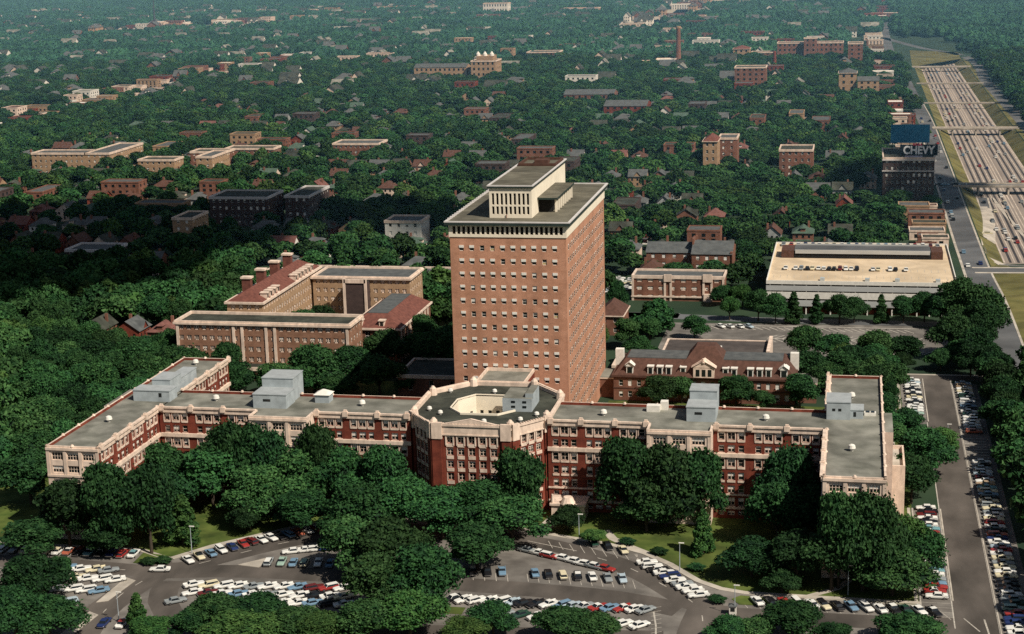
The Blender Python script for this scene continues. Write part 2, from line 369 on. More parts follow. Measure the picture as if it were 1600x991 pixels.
ribbon_mb(rd, [(-31, 366), (-32, 355), (-33, 335), (-36, 300)], 10, .024)
ribbon_mb(rd, [(-165, 362), (-162, 350), (-150, 338), (-120, 336), (-90, 342), (-60, 344), (-40, 346)], 7, .018)
tag(rd.build('drive', M_asph), kind='structure')
# pale walks and kerbs
wk = MB()
ribbon_mb(wk, KN[:-1]+[(17, 372.6)], 1.6, .06, off=-1.1)
ribbon_mb(wk, [(-63, 412), (-60, 406), (-55, 401), (-50, 396.8)], 2.4, .05)
ribbon_mb(wk, [(-76, 428), (-78, 418), (-80, 408.5)], 4, .05)
ribbon_mb(wk, [(-10, 373), (-2, 380), (3, 391), (9, 404), (12, 420), (12, 470), (15, 560)], 1.8, .055)
ribbon_mb(wk, [(16.2, 373), (16.2, 440)], .8, .05); ribbon_mb(wk, [(16.2, 520), (16.2, 575)], .8, .05)
ribbon_mb(wk, [(14, 580.8), (58, 581.5)], 1.5, .05)
tag(wk.build('pavement', M_conc), kind='structure')
kb = MB(); kerb_mb(kb, KN, off=-.1); kerb_mb(kb, [(24.6, 376), (24.6, 440)]); kerb_mb(kb, [(24.6, 523), (24.6, 575)])
kerb_mb(kb, [(34.2, 350), (34.2, 568)], .3)
isl = {'concrete_island': [[(-177.5, 346.5), (-175, 347.8), (-173.8, 361), (-177, 362.6)], [(-177.6, 327), (-174.6, 327), (-173.6, 339.4), (-176.6, 341)], [(-152, 374.6), (-146, 373.6), (-145, 378.5), (-146.5, 380)]]}
for p in isl['concrete_island']:
    kb.prism(p, 0, .14)
tag(kb.build('kerb', M_conc), kind='structure')
# planting islands with grass
gi = MB()
for p in ([(-179.5, 372.2), (-173, 372.6), (-170.6, 375.6), (-174, 378.6), (-179.8, 379.4)], [(-24.5, 366.8), (-19, 367), (-17.5, 369.6), (-19, 371.8), (-24.5, 372.4), (-26.5, 370)], [(-98, 352), (-88, 352), (-88, 356), (-98, 356)],
          [(-160, 330), (-40, 338), (-36, 300), (-160, 300)], [(-30, 350), (23.5, 351), (23.5, 300), (-32, 300)]):
    gi.prism(p, 0, .10)
tag(gi.build('planted_island', M_grass), kind='structure')
# painted markings
pm = MB()
def stalls(P0, P1, n, ang, ln, base=None):
    P0 = Vector(P0); P1 = Vector(P1); d = Vector((math.cos(ang), math.sin(ang)))
    for i in range(n+1):
        c = P0.lerp(P1, i/n); a = c-d*ln/2; b_ = c+d*ln/2; nn = Vector((-d.y, d.x))*.08
        pm.quad(*[(v.x, v.y, .034+gz(v.x, v.y)) for v in (a-nn, b_-nn, b_+nn, a+nn)])
for off in (0,):
    ribbon_mb(pm, [(-193, 368.7), (-176, 367.6), (-166, 371), (-157, 380), (-146, 391), (-133, 400)], .22, .032, dash=(3.2, 8), step=1)
    ribbon_mb(pm, [(-82, 401.5), (-68, 396)], .25, .032); ribbon_mb(pm, [(-62, 392), (-54, 387), (-44, 377), (-35, 366), (-32, 355), (-33, 340)], .25, .032, dash=(3.4, 8), step=1)
    ribbon_mb(pm, [(-172, 361), (-173.6, 352), (-173, 338)], .22, .032, dash=(3, 6), step=1)
    ribbon_mb(pm, [(-170.5, 352), (-168, 351), (-167, 348.5), (-168, 346)], .4, .034)
    ribbon_mb(pm, [(26.5, 366), (29.6, 359)], .3, .034); ribbon_mb(pm, [(31, 366), (31.6, 356)], .4, .034)
stalls((-219, 375.6), (-180.8, 377), 13, R(90), 5.2)
stalls((34.6, 484), (34.6+3.2, 484), 0, 0, 1) if False else None
for k in range(9): 
    y = 484+k*2.75; pm.quad((34.6, y, .034), (41, y, .034), (41, y+.35, .034), (34.6, y+.35, .034))
for k in range(18):
    y = 528.6+k*2.7
    if y < 573: pm.quad((17.5, y, .034), (24.3, y, .034), (24.3, y+.14, .034), (17.5, y+.14, .034))
for k in range(27):
    y = 366+k*2.75
    if y < 440: pm.quad((17.3, y, .034), (24.3, y, .034), (24.3, y+.14, .034), (17.3, y+.14, .034))
stalls((-77, 376.4), (-50.5, 375.6), 10, R(105), 5.2); stalls((-96.5, 375.4), (-82, 375.8), 5, R(105), 5.2)
stalls((-75.5, 399.6), (-52, 393.4), 8, R(112), 5.4); stalls((-52, 393.4), (-44.5, 385.5), 4, R(100), 5)
stalls((-23.5, 367.6), (22.5, 367.2), 15, R(-65), 5.2)
stalls((-34.5, 372.5), (-30.5, 370.3), 5, R(40), 3); stalls((-43.6, 362.5), (-41.6, 346), 7, R(30), 2.6)
tag(pm.build('painted_lines', M_paint), kind='structure')
ky = MB(); 
for a, b_ in (((24.25, 360), (24.25, 522)), ((34.0, 350), (34.0, 574)), ((17.2, 372), (17.2, 440))):
    ribbon_mb(ky, [a, b_], .3, .036)
ribbon_mb(ky, [(-44.2, 361.8), (-42.4, 352), (-41.6, 345)], .4, .036)
tag(ky.build('painted_edge_line', M_paint), kind='structure')
sheet('side_parking', [[(34.4, 250), (42.5, 250), (42.5, 570), (34.4, 570)]], M_asphlot, .02)
# --- rear car park with striped stalls
sheet('rear_car_park', [[(-72, 598), (-24, 600), (20, 606), (30, 614), (36, 626), (36, 648), (20, 655), (-72, 652)]], M_asphlot, .02)
st = MB()
def row_of_stalls(x0, x1, y, n, ang, ln, w_=.45):
    d = Vector((math.cos(ang), math.sin(ang))); nn = Vector((-d.y, d.x))*w_/2
    for i in range(n):
        c = Vector((x0+(x1-x0)*i/(n-1), y)); a, b_ = c-d*ln/2, c+d*ln/2
        st.quad(*[(v.x, v.y, .04) for v in (a-nn, b_-nn, b_+nn, a+nn)])
row_of_stalls(-62, 22, 645, 30, R(125), 6.2); row_of_stalls(-30, 25, 632, 20, R(55), 6); row_of_stalls(-30, 25, 626, 20, R(125), 6); row_of_stalls(-10, 28, 612, 15, R(55), 6)
ribbon_mb(st, [(-30, 629), (24, 629), (27, 627), (24, 623.4), (-10, 622.6)], .8, .05); ribbon_mb(st, [(-62, 649.2), (28, 650)], .8, .05); ribbon_mb(st, [(-20, 607), (26, 609.5)], .9, .05)
tag(st.build('stall_lines', M_paint), kind='structure')
# --- streets around
ribbon('cross_street', [(-1500, 664), (-200, 664), (-96, 664.5), (-33, 660), (54, 658)], 9, M_asph2, .02)
ribbon('service_road', [(57, 585), (57, 700), (55.5, 770), (55, 900), (54.5, 1100), (54.5, 1325), (52, 1500), (47, 1800), (40, 2140), (40, 2600), (44, 3100), (46, 5000)], 11, M_asph2, .03)
ribbon('service_road_edge', [(50.6, 600), (49.6, 770), (49, 900), (48.6, 1325)], 1.2, M_conc, .05)
ribbon('service_road_edge', [(63, 600), (63, 700), (61.4, 770), (61, 900), (60.6, 1325), (58, 1500)], .9, M_conc, .05)
ribbon('far_service_road', [(34, 2400), (80, 2190), (118, 2075), (131, 1930), (126, 1732), (127, 1569), (129, 1364), (130, 1000), (130, 800)], 11, M_asph2, .03)
ribbon('avenue', [(-740, 600), (-740, 2200)], 16, M_asph2, .03)
for y in (770,): ribbon('ramp_street', [(54, 768), (130, 772), (300, 776)], 14, M_conc, .06)
ribbon('ramp_street_lane', [(54, 768), (130, 772), (300, 776)], 9, M_asph2, .075)
ribbon('slip_road', [(74.5, 1010), (72, 930), (66.5, 850), (65.5, 812), (70, 794), (80, 786), (110, 782), (200, 782)], 7.2, M_conc, .07)
ribbon('slip_road_lane', [(74.5, 1010), (72, 930), (66.5, 850), (65.5, 812), (70, 794), (80, 786), (110, 782), (200, 782)], 5, M_asph2, .085)
ribbon('slip_road', [(80, 1010), (86, 900), (92, 840), (100, 800)], 2.2, M_conc, .07)
# --- motorway
mw = MB(); mw.quad((70.6, 802, gz(75, 802)+.04), (110.4, 802, gz(75, 802)+.04), (110.4, TY1, DEPTH+.04), (70.6, TY1, DEPTH+.04))
mw.quad((70.6, TY1, DEPTH+.04), (110.4, TY1, DEPTH+.04), (110.4, 2040, DEPTH+.04), (70.6, 2040, DEPTH+.04))
tag(mw.build('motorway', mat('motorway_concrete', (.22, .18, .15), col2=(.33, .275, .225), scale=.05, detail=10, stretch=(6, .3, 1))), kind='structure')
ml = MB(); md = MB()
for i, x in enumerate((74.2, 78, 81.8, 85.6, 95.4, 99.2, 103, 106.8)):
    ml.quad((x+1.6, TY1, DEPTH+.07), (x+2.2, TY1, DEPTH+.07), (x+2.2, 2040, DEPTH+.07), (x+1.6, 2040, DEPTH+.07))
    md.quad((x-.6, TY1, DEPTH+.065), (x+.6, TY1, DEPTH+.065), (x+.6, 2040, DEPTH+.065), (x-.6, 2040, DEPTH+.065))
for x in (71.3, 89.2, 91.4, 109.6):
    ml.quad((x-.35, TY1, DEPTH+.075), (x+.35, TY1, DEPTH+.075), (x+.35, 2040, DEPTH+.075), (x-.35, 2040, DEPTH+.075))
tag(ml.build('motorway_lines', mat('worn_concrete_lines', (.50, .42, .34), var=.25, scale=.15)), kind='structure')
tag(md.build('motorway_oil_tracks', mat('oil_stained_concrete', (.05, .045, .045), var=.4, scale=.05, stretch=(4, .5, 1))), kind='structure')
for i, (y, wd, what) in enumerate(((1026, 11, 'nearest'), (1318, 10, 'second'), (1505, 2.4, 'slender third'), (1694, 2.4, 'slender fourth'), (1893, 10, 'farthest'))):
    t = thing('overpass', f'{what} flat concrete bridge crossing the sunken motorway', 'bridge', (90, y, 0), group='bridges over the motorway')
    b = MB(); b.box(58, 122, y-wd/2, y+wd/2, -.5, .12); b.build('deck', M_conc, t)
    if wd > 5: b = MB(); b.quad((58, y-wd/2+1.2, .16), (122, y-wd/2+1.2, .16), (122, y+wd/2-1.2, .16), (58, y+wd/2-1.2, .16)); b.build('roadway', M_asph2, t)
    for s in (-1, 1):
        b = MB(); b.box(58, 122, y+s*wd/2-.2, y+s*wd/2+.2, .12, 1.0); b.build('railing', M_conc, t)
    for x in (90.3,) if wd < 5 else (73, 90.3, 108):
        b = MB(); b.box(x-.5, x+.5, y-wd/2+.6, y+wd/2-.6, DEPTH, -.5); b.build('pier', M_conc, t)
    if wd > 5:
        for x0, x1 in ((58, 64), (117, 122)):
            b = MB(); b.box(x0, x1, y-wd/2+.1, y+wd/2-.1, DEPTH+.5, -.5); b.build('abutment', M_conc, t)

# ============================================================ main hospital building
CX = -99.8; ZR = 25.2; ZP = 26.0
ROWS = [(.9, 2.1), (3.6, 5.9), (7.1, 9.3), (10.8, 13.0), (14.6, 16.8), (18.6, 20.6), (22.1, 24.2)]
ME = thing('hospital_building', 'long red brick and cream stone hospital with grey roofs and octagonal centre', 'hospital', (CX, 430, 0))
foot(-209, 9.5, 386, 481, 0) if False else None
for a in ((-209, -193, 386, 481), (-194, -118, 419, 444), (-120, -80, 416, 478), (-81, -6, 419, 444), (-7, 15, 386, 481)): foot(*a)
wins = []
def bays(L, nb, skip=0):
    out = []; s = L/nb
    for i in range(nb):
        for c, ww in ((.15, 1.55), (.42, 1.95), (.69, 1.55)):
            out.append((i*s+s*c-ww/2+s*.08, i*s+s*c+ww/2+s*.08))
    return out
def wall_run(A, B, cols, rows=ROWS, piers=None, cream=False, wtypes=(0, 0, 2, 5, 0, 1), cornice=True):
    """brick wall with stone base, belt course, sills and cornice, each its own part"""
    b = MB(); facade(b, A, B, 0, ZP if cream else 24.5, cols, rows, .35, wins=wins, types=wtypes); b.build('wall', M_cream if cream else M_red, ME)
    A = Vector(A); B = Vector(B); L = (B-A).length; d = (B-A)/L; n = Vector((d.y, -d.x)); a = math.atan2(d.y, d.x)
    t = MB()
    def bar(u0, u1, z0, z1, pr):
        c = A+d*(u0+u1)/2+n*pr/2; t.obox(c.x, c.y, a, u1-u0, pr, z0, z1)
    if not cream:
        bar(0, L, 17.3, 18.35, .5); bar(0, L, 6.55, 6.95, .3); bar(0, L, 2.7, 3.3, .2)
        bar(0, L, 24.5, 26.0, .45); bar(0, L, 25.75, 26.25, .75)
        for c0, c1 in cols:
            for r0, r1 in rows[1:]:
                bar(c0-.12, c1+.12, r0-.62, r0-.05, .16)
            for z0, z1 in ((18.35, 21.0), (21.9, 24.5)):
                pass
            bar(c0-.25, c1+.25, 16.8, 17.3, .22); bar(c0-.25, c1+.25, 24.2, 24.5, .22)
            for s in (c0-.26, c1+.02): 
                bar(s, s+.24, 21.6, 24.3, .12); bar(s, s+.24, 14.0, 16.9, .12)
    else:
        bar(0, L, 24.9, 25.6, .4); bar(0, L, 17.5, 18.1, .3); bar(0, L, 6.55, 6.95, .3)
        for u in [0]+[(cols[i][1]+cols[i+1][0])/2-.45 for i in range(len(cols)-1)]+[L-.9]: bar(u, u+.9, 18.1, 24.9, .18)
    for u in (piers or []):
        bar(u-.75, u+.75, 25.1, 26.55, .95); bar(u-.45, u+.45, 26.55, 26.95, .7)
    t.build('stone_trim', M_cream, ME)
for sgn in (-1, 1):
    X = lambda v: CX+sgn*v
    def run(a, b, y, *k, **kk):    # front facing wall between two distances from the centre
        x0, x1 = sorted((X(a), X(b))); wall_run((x0, y), (x1, y), *k, **kk)
    x = 19.3
    run(19.3, 47.2, 425.5, bays(27.9, 3), piers=[9.3, 18.6, .9, 27])
    run(47.2, 64.2, 419.5, [(1.6, 5.1), (6.75, 10.25), (11.9, 15.4)], cream=True, wtypes=(2, 5, 0))
    run(64.2, 93.5, 425.5, bays(29.3, 3), piers=[.9, 9.8, 19.5])
    for v in (47.2, 64.2):         # short returns of the projecting bay
        b = MB(); x0 = X(v)
        if (x0 > CX+sgn*55): b.quad((x0, 419.5, 0), (x0, 425.5, 0), (x0, 425.5, ZP), (x0, 419.5, ZP))
        else: b.quad((x0, 425.5, 0), (x0, 419.5, 0), (x0, 419.5, ZP), (x0, 425.5, ZP))
        b.build('wall', M_cream, ME)
    # rear wall of the middle wing
    b = MB(); x0, x1 = sorted((X(19.3), X(93.5))); facade(b, (x1, 443.5), (x0, 443.5), 0, ZP, grid(2, x1-x0-2, 20, 1.9), ROWS, .35, wins=wins, types=(0, 2)); b.build('wall', M_red, ME)
    # end wing
    xi, xo = X(93.8), X(108.8); x0, x1 = sorted((xi, xo)); y0, y1 = 386.5, 480.5
    wall_run((x0, y0), (x1, y0), [(1.5, 4.7), (5.9, 9.1), (10.3, 13.5)], cream=True, wtypes=(2, 5, 0))
    c1 = bays(39, 4); c2 = bays(37, 4)
    if sgn < 0:
        wall_run((x1, y0), (x1, 425.5), c1, piers=[1, 10, 19.6, 29.3]); wall_run((x1, 443.5), (x1, y1), c2, piers=[9.6, 18.8, 28, 36.4])
        b = MB(); facade(b, (x0, y1), (x0, y0), 0, ZP, grid(3, 91, 28, 1.9), ROWS, .35, wins=wins); b.build('wall', M_red, ME)
    else:
        wall_run((x0, 425.5), (x0, y0), c1, piers=[9.6, 19.3, 29]); wall_run((x0, y1), (x0, 443.5), c2, piers=[.6, 9, 18.4, 27.6])
        b = MB(); facade(b, (x1, y0), (x1, y1), 0, ZP, grid(3, 91, 28, 1.9), ROWS, .35, wins=wins); b.build('wall', M_red, ME)
    b = MB(); b.quad((x1, y1, 0), (x0, y1, 0), (x0, y1, ZP), (x1, y1, ZP)); b.build('wall', M_red, ME)
    # roofs, each with its parapet
    b = MB(); b.quad((x0+.4, y0+.4, ZR), (x1-.4, y0+.4, ZR), (x1-.4, y1-.4, ZR), (x0+.4, y1-.4, ZR)); b.build('roof', M_pgrey, ME)
    m0, m1 = sorted((X(19.3), X(93.8)))
    b = MB(); b.quad((m0, 425.6, ZR+.003), (m1+(.4 if sgn > 0 else 0), 425.6, ZR+.003), (m1+(.4 if sgn > 0 else 0), 443.3, ZR+.003), (m0, 443.3, ZR+.003)); p0, p1 = sorted((X(47.4), X(64)))
    b.quad((p0, 419.7, ZR+.003), (p1, 419.7, ZR+.003), (p1, 425.6, ZR+.003), (p0, 425.6, ZR+.003)); b.build('roof', M_pgrey, ME)
    # side bump of the end wing
    b = MB(); u0, u1 = sorted((X(108.8), X(111.1))); b.box(u0, u1, 427, 445, 0, ZR+.01, 0, 1); b.build('bay_block', [M_cream, M_pgrey], ME)
    if sgn > 0:
        b = MB(); b.box(9.15, 14.8, 433.5, 452, 0, 13.0, 0, 1); b.ring([(9.15, 433.5), (14.8, 433.5), (14.8, 452), (9.15, 452)], .5, 13, 14.0); b.build('low_annex', [M_cream, M_conc], ME)
    pp = MB()
    def para(P, wdt=.55, z1=ZP):
        for i in range(len(P)-1):
            a = Vector(P[i]); c = Vector(P[i+1]); d = (c-a).normalized(); L_ = (c-a).length
            mid = (a+c)/2; pp.obox(mid.x, mid.y, math.atan2(d.y, d.x), L_+wdt*.96, wdt, ZR-.3, z1, 1, 0)
            k = max(1, round(L_/9.4))
            for j in range(k+1):
                q = a.lerp(c, j/k); pp.cyl(q.x, q.y, z1-.1, z1+.42, .55, .3, 8, 0)
    e = .28
    xi2, xo2 = (x1-e, x0+e) if sgn < 0 else (x0+e, x1-e)
    para([(xi2, 425.2), (xi2, y0+e), (xo2, y0+e), (xo2, y1-e), (xi2, y1-e), (xi2, 443.8)] if True else [])
    q0, q1 = X(93.5), X(19.6)
    para([(q0, 443.3), (q1, 443.3)], .4)
    pp.build('parapet', [M_cream, M_red], ME)
    pr = MB(); 
    pr.box(p0-.3, p1+.3, 419.3, 419.8, 25.6, 26.1); pr.box(p0-.3, p0+.25, 419.8, 425.4, 25.6, 26.1); pr.box(p1-.25, p1+.3, 419.8, 425.4, 25.6, 26.1)
    pr.build('parapet', M_cream, ME)
# --- octagonal centre
OCT = [(CX-11, 417), (CX+11, 417), (CX+19.5, 427.5), (CX+19.5, 449.5), (CX+9.5, 461), (CX-9.5, 461), (CX-19.5, 449.5), (CX-19.5, 427.5)]
PR = [(.9, 2.2), (3.3, 5.3), (6.9, 9.0), (10.5, 12.6), (14.1, 16.1), (17.6, 19.6), (21.0, 23.0)]
for i in range(8):
    A = Vector(OCT[i]); B = Vector(OCT[(i+1) % 8]); L = (B-A).length; d = (B-A)/L; n = Vector((d.y, -d.x)); an = math.atan2(d.y, d.x)
    cols = grid(3.4, L-3.4, 5, 1.75) if i == 0 else (grid(2.9, L-2.6, 3, 1.75) if i in (1, 7) else grid(2, L-2, 4, 1.7))
    b = MB(); facade(b, A, B, 0, 23.4, cols, PR, .4, wins=wins, types=(5, 5, 2)); b.build('wall', M_red, ME)
    t = MB()
    def bar(u0, u1, z0, z1, pr):
        c = A+d*(u0+u1)/2+n*(pr/2-.03); t.obox(c.x, c.y, an, u1-u0, pr+.06, z0, z1)
    bar(0, L, 23.4, 26.2, .3); bar(0, L, 25.9, 26.5, .6); bar(.2, L-.2, 23.3, 23.65, .45)
    if i in (0, 1, 7):
        for c0, c1 in cols:
            for r0, r1 in PR[1:]: bar(c0-.1, c1+.1, r0-1.05, r0-.1, .14)
            bar(c0-.35, c0+.02, 20.4, 23.4, .25); bar(c1-.02, c1+.35, 20.4, 23.4, .25)
        for r0, r1 in PR[1:]:
            for c0, c1 in cols: bar(c0-.2, c0-.02, r0-.2, r1, .08)
        for k in range(int(L/.9)): bar(.3+k*.9, .3+k*.9+.45, 26.5, 26.75, .5)
        bar(.0, 2.9 if i == 0 else 2.3, 22.3, 26.9, .75); bar(L-(2.9 if i == 0 else 2.3), L, 22.3, 26.9, .75)
    t.build('stone_trim', M_cream, ME)
    if i in (0, 1, 7):
        t = MB()
        for u0, u1 in ((0, 2.6 if i == 0 else 2.0), (L-(2.6 if i == 0 else 2.0), L)):
            bar(u0, u1, 0, 22.3, .5)
        t.build('corner_pier', M_red, ME)
b = MB(); b.quad((CX-8, 416.55, 26.4), (CX+8, 416.55, 26.4), (CX, 416.55, 28.0)); b.quad((CX-8, 417.3, 26.4), (CX, 417.3, 28.0), (CX+8, 417.3, 26.4))
b.quad((CX-8, 416.5, 26.45), (CX, 416.5, 28.1), (CX, 417.35, 28.1), (CX-8, 417.35, 26.45)); b.quad((CX, 416.5, 28.1), (CX+8, 416.5, 26.45), (CX+8, 417.35, 26.45), (CX, 417.35, 28.1)); b.build('pediment', M_cream, ME)
WELL = [(-105.8, 430.4), (-95.5, 430.4), (-91.5, 435), (-91.5, 445), (-95.5, 449.3), (-105.8, 449.3), (-109.8, 443.8), (-109.8, 435.4)]
b = MB()
OI = offset(OCT, .5)
for i in range(8):
    j = (i+1) % 8; b.quad((*OI[i], ZR), (*OI[j], ZR), (*WELL[j], ZR), (*WELL[i], ZR))
b.build('roof', M_dgrey, ME)
b = MB()
for i in range(8):
    j = (i+1) % 8; A, B = Vector(WELL[j]), Vector(WELL[i]); L = (B-A).length
    facade(b, A, B, 12, 25.5, grid(.4, L-.4, 4 if L > 8 else 2, 1.0), [(14.5, 16.3), (19.4, 21.0)], .25, back=1)
    b.quad((*OCT[i], 12.0), (*OCT[j], 12.0), (*WELL[j], 12.0), (*WELL[i], 12.0)) if False else None
b.quad(*[(x, y, 12.05) for x, y in WELL]); b.ring(offset(WELL, -.35), .35, ZR, 25.75)
b.build('light_well', [M_cream2, M_glass], ME)
b = MB(); b.ring(OCT, .5, ZR-.2, 26.3)
for k, (x, y) in enumerate(OCT):
    v = Vector((x-CX, y-439)).normalized()*-.9; b.cyl(x+v.x, y+v.y, 25.2, 27.2, 1.25, 1.0, 8); b.cyl(x+v.x, y+v.y, 27.2, 27.9, .9, .35, 8)
b.build('parapet', M_cream, ME)
b = MB(); b.box(-94.9, -86.6, 434.8, 446, ZR-.1, 29.0, 0, 1); b.box(-88.6, -86.4, 436, 445, 29.0, 30.2, 0, 1); b.build('rooftop_box', [M_box, M_pgrey], ME)
for xx in (-92.4, -89.2):
    for zz in (26.3, 27.7):
        b = MB(); b.box(xx, xx+1.1, 434.72, 434.8, zz, zz+.6); b.build('louvre', M_glass, ME)
# link to the tower
b = MB(); b.box(-108.8, -94, 460.6, 477.7, 0, ZR, 0, 1); b.ring([(-108.8, 460.9), (-94, 460.9), (-94, 477.7), (-108.8, 477.7)], .45, ZR, 26.2, 2); b.build('link_block', [M_red, M_pgrey, M_cream], ME)
# rooftop boxes and vents
def rbox(x0, x1, y0, y1, z1, z0=ZR-.05, openings=()):
    b = MB(); b.box(x0, x1, y0, y1, z0, z1-.25); b.box(x0-.15, x1+.15, y0-.15, y1+.15, z1-.25, z1, 0, 1)
    for (u, z, w_, h_) in openings: b.box(u, u+w_, y0-.05, y0, z, z+h_, 2)
    return b.build('rooftop_box', [M_box, mat('box_roof', (.34, .36, .36), var=.12, scale=.5), M_glass], ME)
rbox(-166.5, -156.6, 430, 437.5, 29.4, openings=((-163.5, 27.2, 2.2, .7),)); rbox(-166.3, -157, 437.5, 446.5, 32.2)
rbox(-43.2, -35.4, 430.8, 438.2, 29.4, openings=((-41, 27.2, 2, .7),)); rbox(-43, -35.6, 438.2, 445, 32.0)
rbox(-204.4, -193.2, 433, 438.6, 28.6, openings=((-196.5, 26.6, .9, 1.2),)); rbox(-200.8, -195.2, 438.6, 447, 30.4); rbox(-199.5, -195.4, 447, 459, 28.8)
rbox(-6.1, .2, 437, 446.2, 30.2, openings=((-4.6, 27.6, .8, .7), (-3, 27.6, .8, .7))); rbox(.2, 3.6, 438.4, 444, 27.8, openings=((1, 25.8, .7, 1.3),))
b = MB(); b.box(3.9, 7, 441.6, 443.6, ZR, 26.0); b.box(4.3, 5.3, 441.9, 443.3, 26.0, 26.2, 1); b.box(5.7, 6.6, 441.9, 443.3, 26, 26.2, 1); b.build('skylight', [M_white, M_glass], ME)
rbox(-150.4, -146.2, 437, 440.8, 27.6); b = MB(); b.hip(-150.4, -146.2, 437, 440.8, 27.6, 1.3); b.build('box_roof', M_white, ME)
b = MB(); b.box(-55, -51.4, 438.6, 440.8, ZR-.02, 27.0); b.build('duct_box', M_white, ME); b = MB(); b.box(-51.4, -49.4, 440.8, 443, ZR-.02, 27.6); b.build('duct_box', M_white, ME)
for (x, y) in ((-202.4, 412), (-202.2, 474.9), (-200.9, 462.5), (-180.1, 436), (-135.9, 435.6), (-66.3, 433.9), (-22.1, 434.1), (.5, 458.8), (.7, 409.9), (-114, 452), (-115.5, 433), (-111.5, 429.5), (-84.5, 431), (-101, 452.6), (-97.5, 422.5), (-88, 425.5)):
    s = .8 if y > 455 or abs(x-CX) > 20 else .6
    b = MB(); b.cyl(x, y, ZR, ZR+.9*s, .55*s, .5*s, 10); b.cyl(x, y, ZR+.9*s, ZR+1.9*s, 1.25*s, 1.0*s, 12); b.cyl(x, y, ZR+1.9*s, ZR+2.2*s, 1.0*s, .4*s, 12); b.build('roof_vent', M_white, ME)
# basement entrance pavilion right of the octagon
b = MB(); b.box(-78.5, -69.5, 418, 425, 0, 4.2, 0); b.box(-78.9, -69.1, 417.6, 425, 4.2, 4.8); b.cyl(-74, 418.6, 4.8, 6.6, 2.2, 1.2, 12); b.cyl(-78.2, 418.4, 4.8, 7.2, .5, .3); b.build('entrance_porch', M_cream, ME)
for xx in (-76.8, -73):
    b = MB(); b.box(xx, xx+2, 417.52, 417.62, .2, 3.2); b.build('door', M_glass, ME)
put_windows(ME, wins, 98)

# ============================================================ brick tower
TW = thing('clinic_tower', 'tall tan brick tower with flat overhanging roof and white penthouse rising behind the octagon', 'tower', (-101.3, 516, 0))
tx0, tx1, ty0, ty1 = -119.1, -83.6, 478, 554; foot(tx0, tx1, ty0, ty1, 1)
wins = []; trows = [(62.2-4.07*k, 63.95-4.07*k) for k in range(15)]
b = MB(); facade(b, (tx0, ty0), (tx1, ty0), 0, 66.7, grid(1.9, 33.6, 10, 1.4), trows, .25, wins=wins, types=(16,)*20+(12, 13, 12, 14, 15, 11, 10)); b.build('wall', M_tan, TW)
b = MB(); facade(b, (tx1, ty0), (tx1, ty1), 0, 66.7, grid(2.5, 74, 23, 1.5), trows, .06, wins=wins, types=(12, 15, 12)); b.build('wall', M_tan, TW)
b = MB(); facade(b, (tx1, ty1), (tx0, ty1), 0, 66.7, grid(1.9, 33.6, 10, 1.5), trows, .25, back=1); facade(b, (tx0, ty1), (tx0, ty0), 0, 66.7, grid(2.5, 74, 23, 1.2), trows, .25, back=1); b.build('wall', [M_tan, M_glass], TW)
put_windows(TW, wins, 98)
b = MB(); cr = [(67.35, 69.75)]
facade(b, (tx0-.25, ty0-.25), (tx1+.25, ty0-.25), 66.5, 70.2, grid(.9, 35.1, 23, .95), cr, .8, back=1)
facade(b, (tx1+.25, ty0-.25), (tx1+.25, ty1+.25), 66.5, 70.2, [], [], .5); facade(b, (tx1+.25, ty1+.25), (tx0-.25, ty1+.25), 66.5, 70.2, [], []); facade(b, (tx0-.25, ty1+.25), (tx0-.25, ty0-.25), 66.5, 70.2, [], [])
b.build('louvred_top_storey', [M_cream2, M_blackgap], TW)
b = MB(); o = 1.35; b.box(tx0-o, tx1+o, ty0-o, ty1+o, 70.2, 71.05, 0); b.build('roof_fascia', M_darktrim, TW)
b = MB(); b.ring([(tx0-o-.05, ty0-o-.05), (tx1+o+.05, ty0-o-.05), (tx1+o+.05, ty1+o+.05), (tx0-o-.05, ty1+o+.05)], .7, 71.05, 71.4); b.build('roof_edge', M_slabtrim, TW)
b = MB(); b.quad((tx0-.7, ty0-.7, 71.08), (tx1+.7, ty0-.7, 71.08), (tx1+.7, ty1+.7, 71.08), (tx0-.7, ty1+.7, 71.08)); b.build('roof', M_troof, TW)
px0, px1, py0, py1 = -108.3, -95.2, 485.5, 545
b = MB(); facade(b, (px0, py0), (px1, py0), 71.06, 80.2, grid(.5, 12.6, 9, .75), [(72.2, 74.6), (75.1, 78.6)], .5, back=1)
facade(b, (px1, py0), (px1, py1), 71.06, 80.2, [], []); facade(b, (px1, py1), (px0, py1), 71.06, 80.2, [], []); facade(b, (px0, py1), (px0, py0), 71.06, 80.2, [], []); b.build('penthouse', [M_cream2, M_blackgap], TW)
b = MB(); b.box(px0-.5, px1+.5, py0-.5, py1+.5, 80.2, 80.75); b.build('penthouse_fascia', M_darktrim, TW)
b = MB(); b.ring([(px0-.55, py0-.55), (px1+.55, py0-.55), (px1+.55, py1+.55), (px0-.55, py1+.55)], .5, 80.75, 81.1); b.build('roof_edge', M_slabtrim, TW)
b = MB(); b.quad((px0, py0, 80.78), (px1, py0, 80.78), (px1, 529, 80.78), (px0, 529, 80.78)); b.build('roof', M_troof, TW)
b = MB(); b.box(px0+.4, px1-.4, 529, 543.5, 80.76, 80.9, 0); b.ring([(px0+.3, 529), (px1-.3, 529), (px1-.3, 544), (px0+.3, 544)], .5, 80.8, 81.7, 1); b.box(-103.5, -99, 534, 538, 80.9, 82.1, 1); b.build('cooling_well', [M_troof, M_btile], TW)
b = MB(); b.box(-95.2, -89, 494.5, 526, 75.3, 75.9, 0, 1); b.build('canopy', [M_darktrim, M_troof], TW)
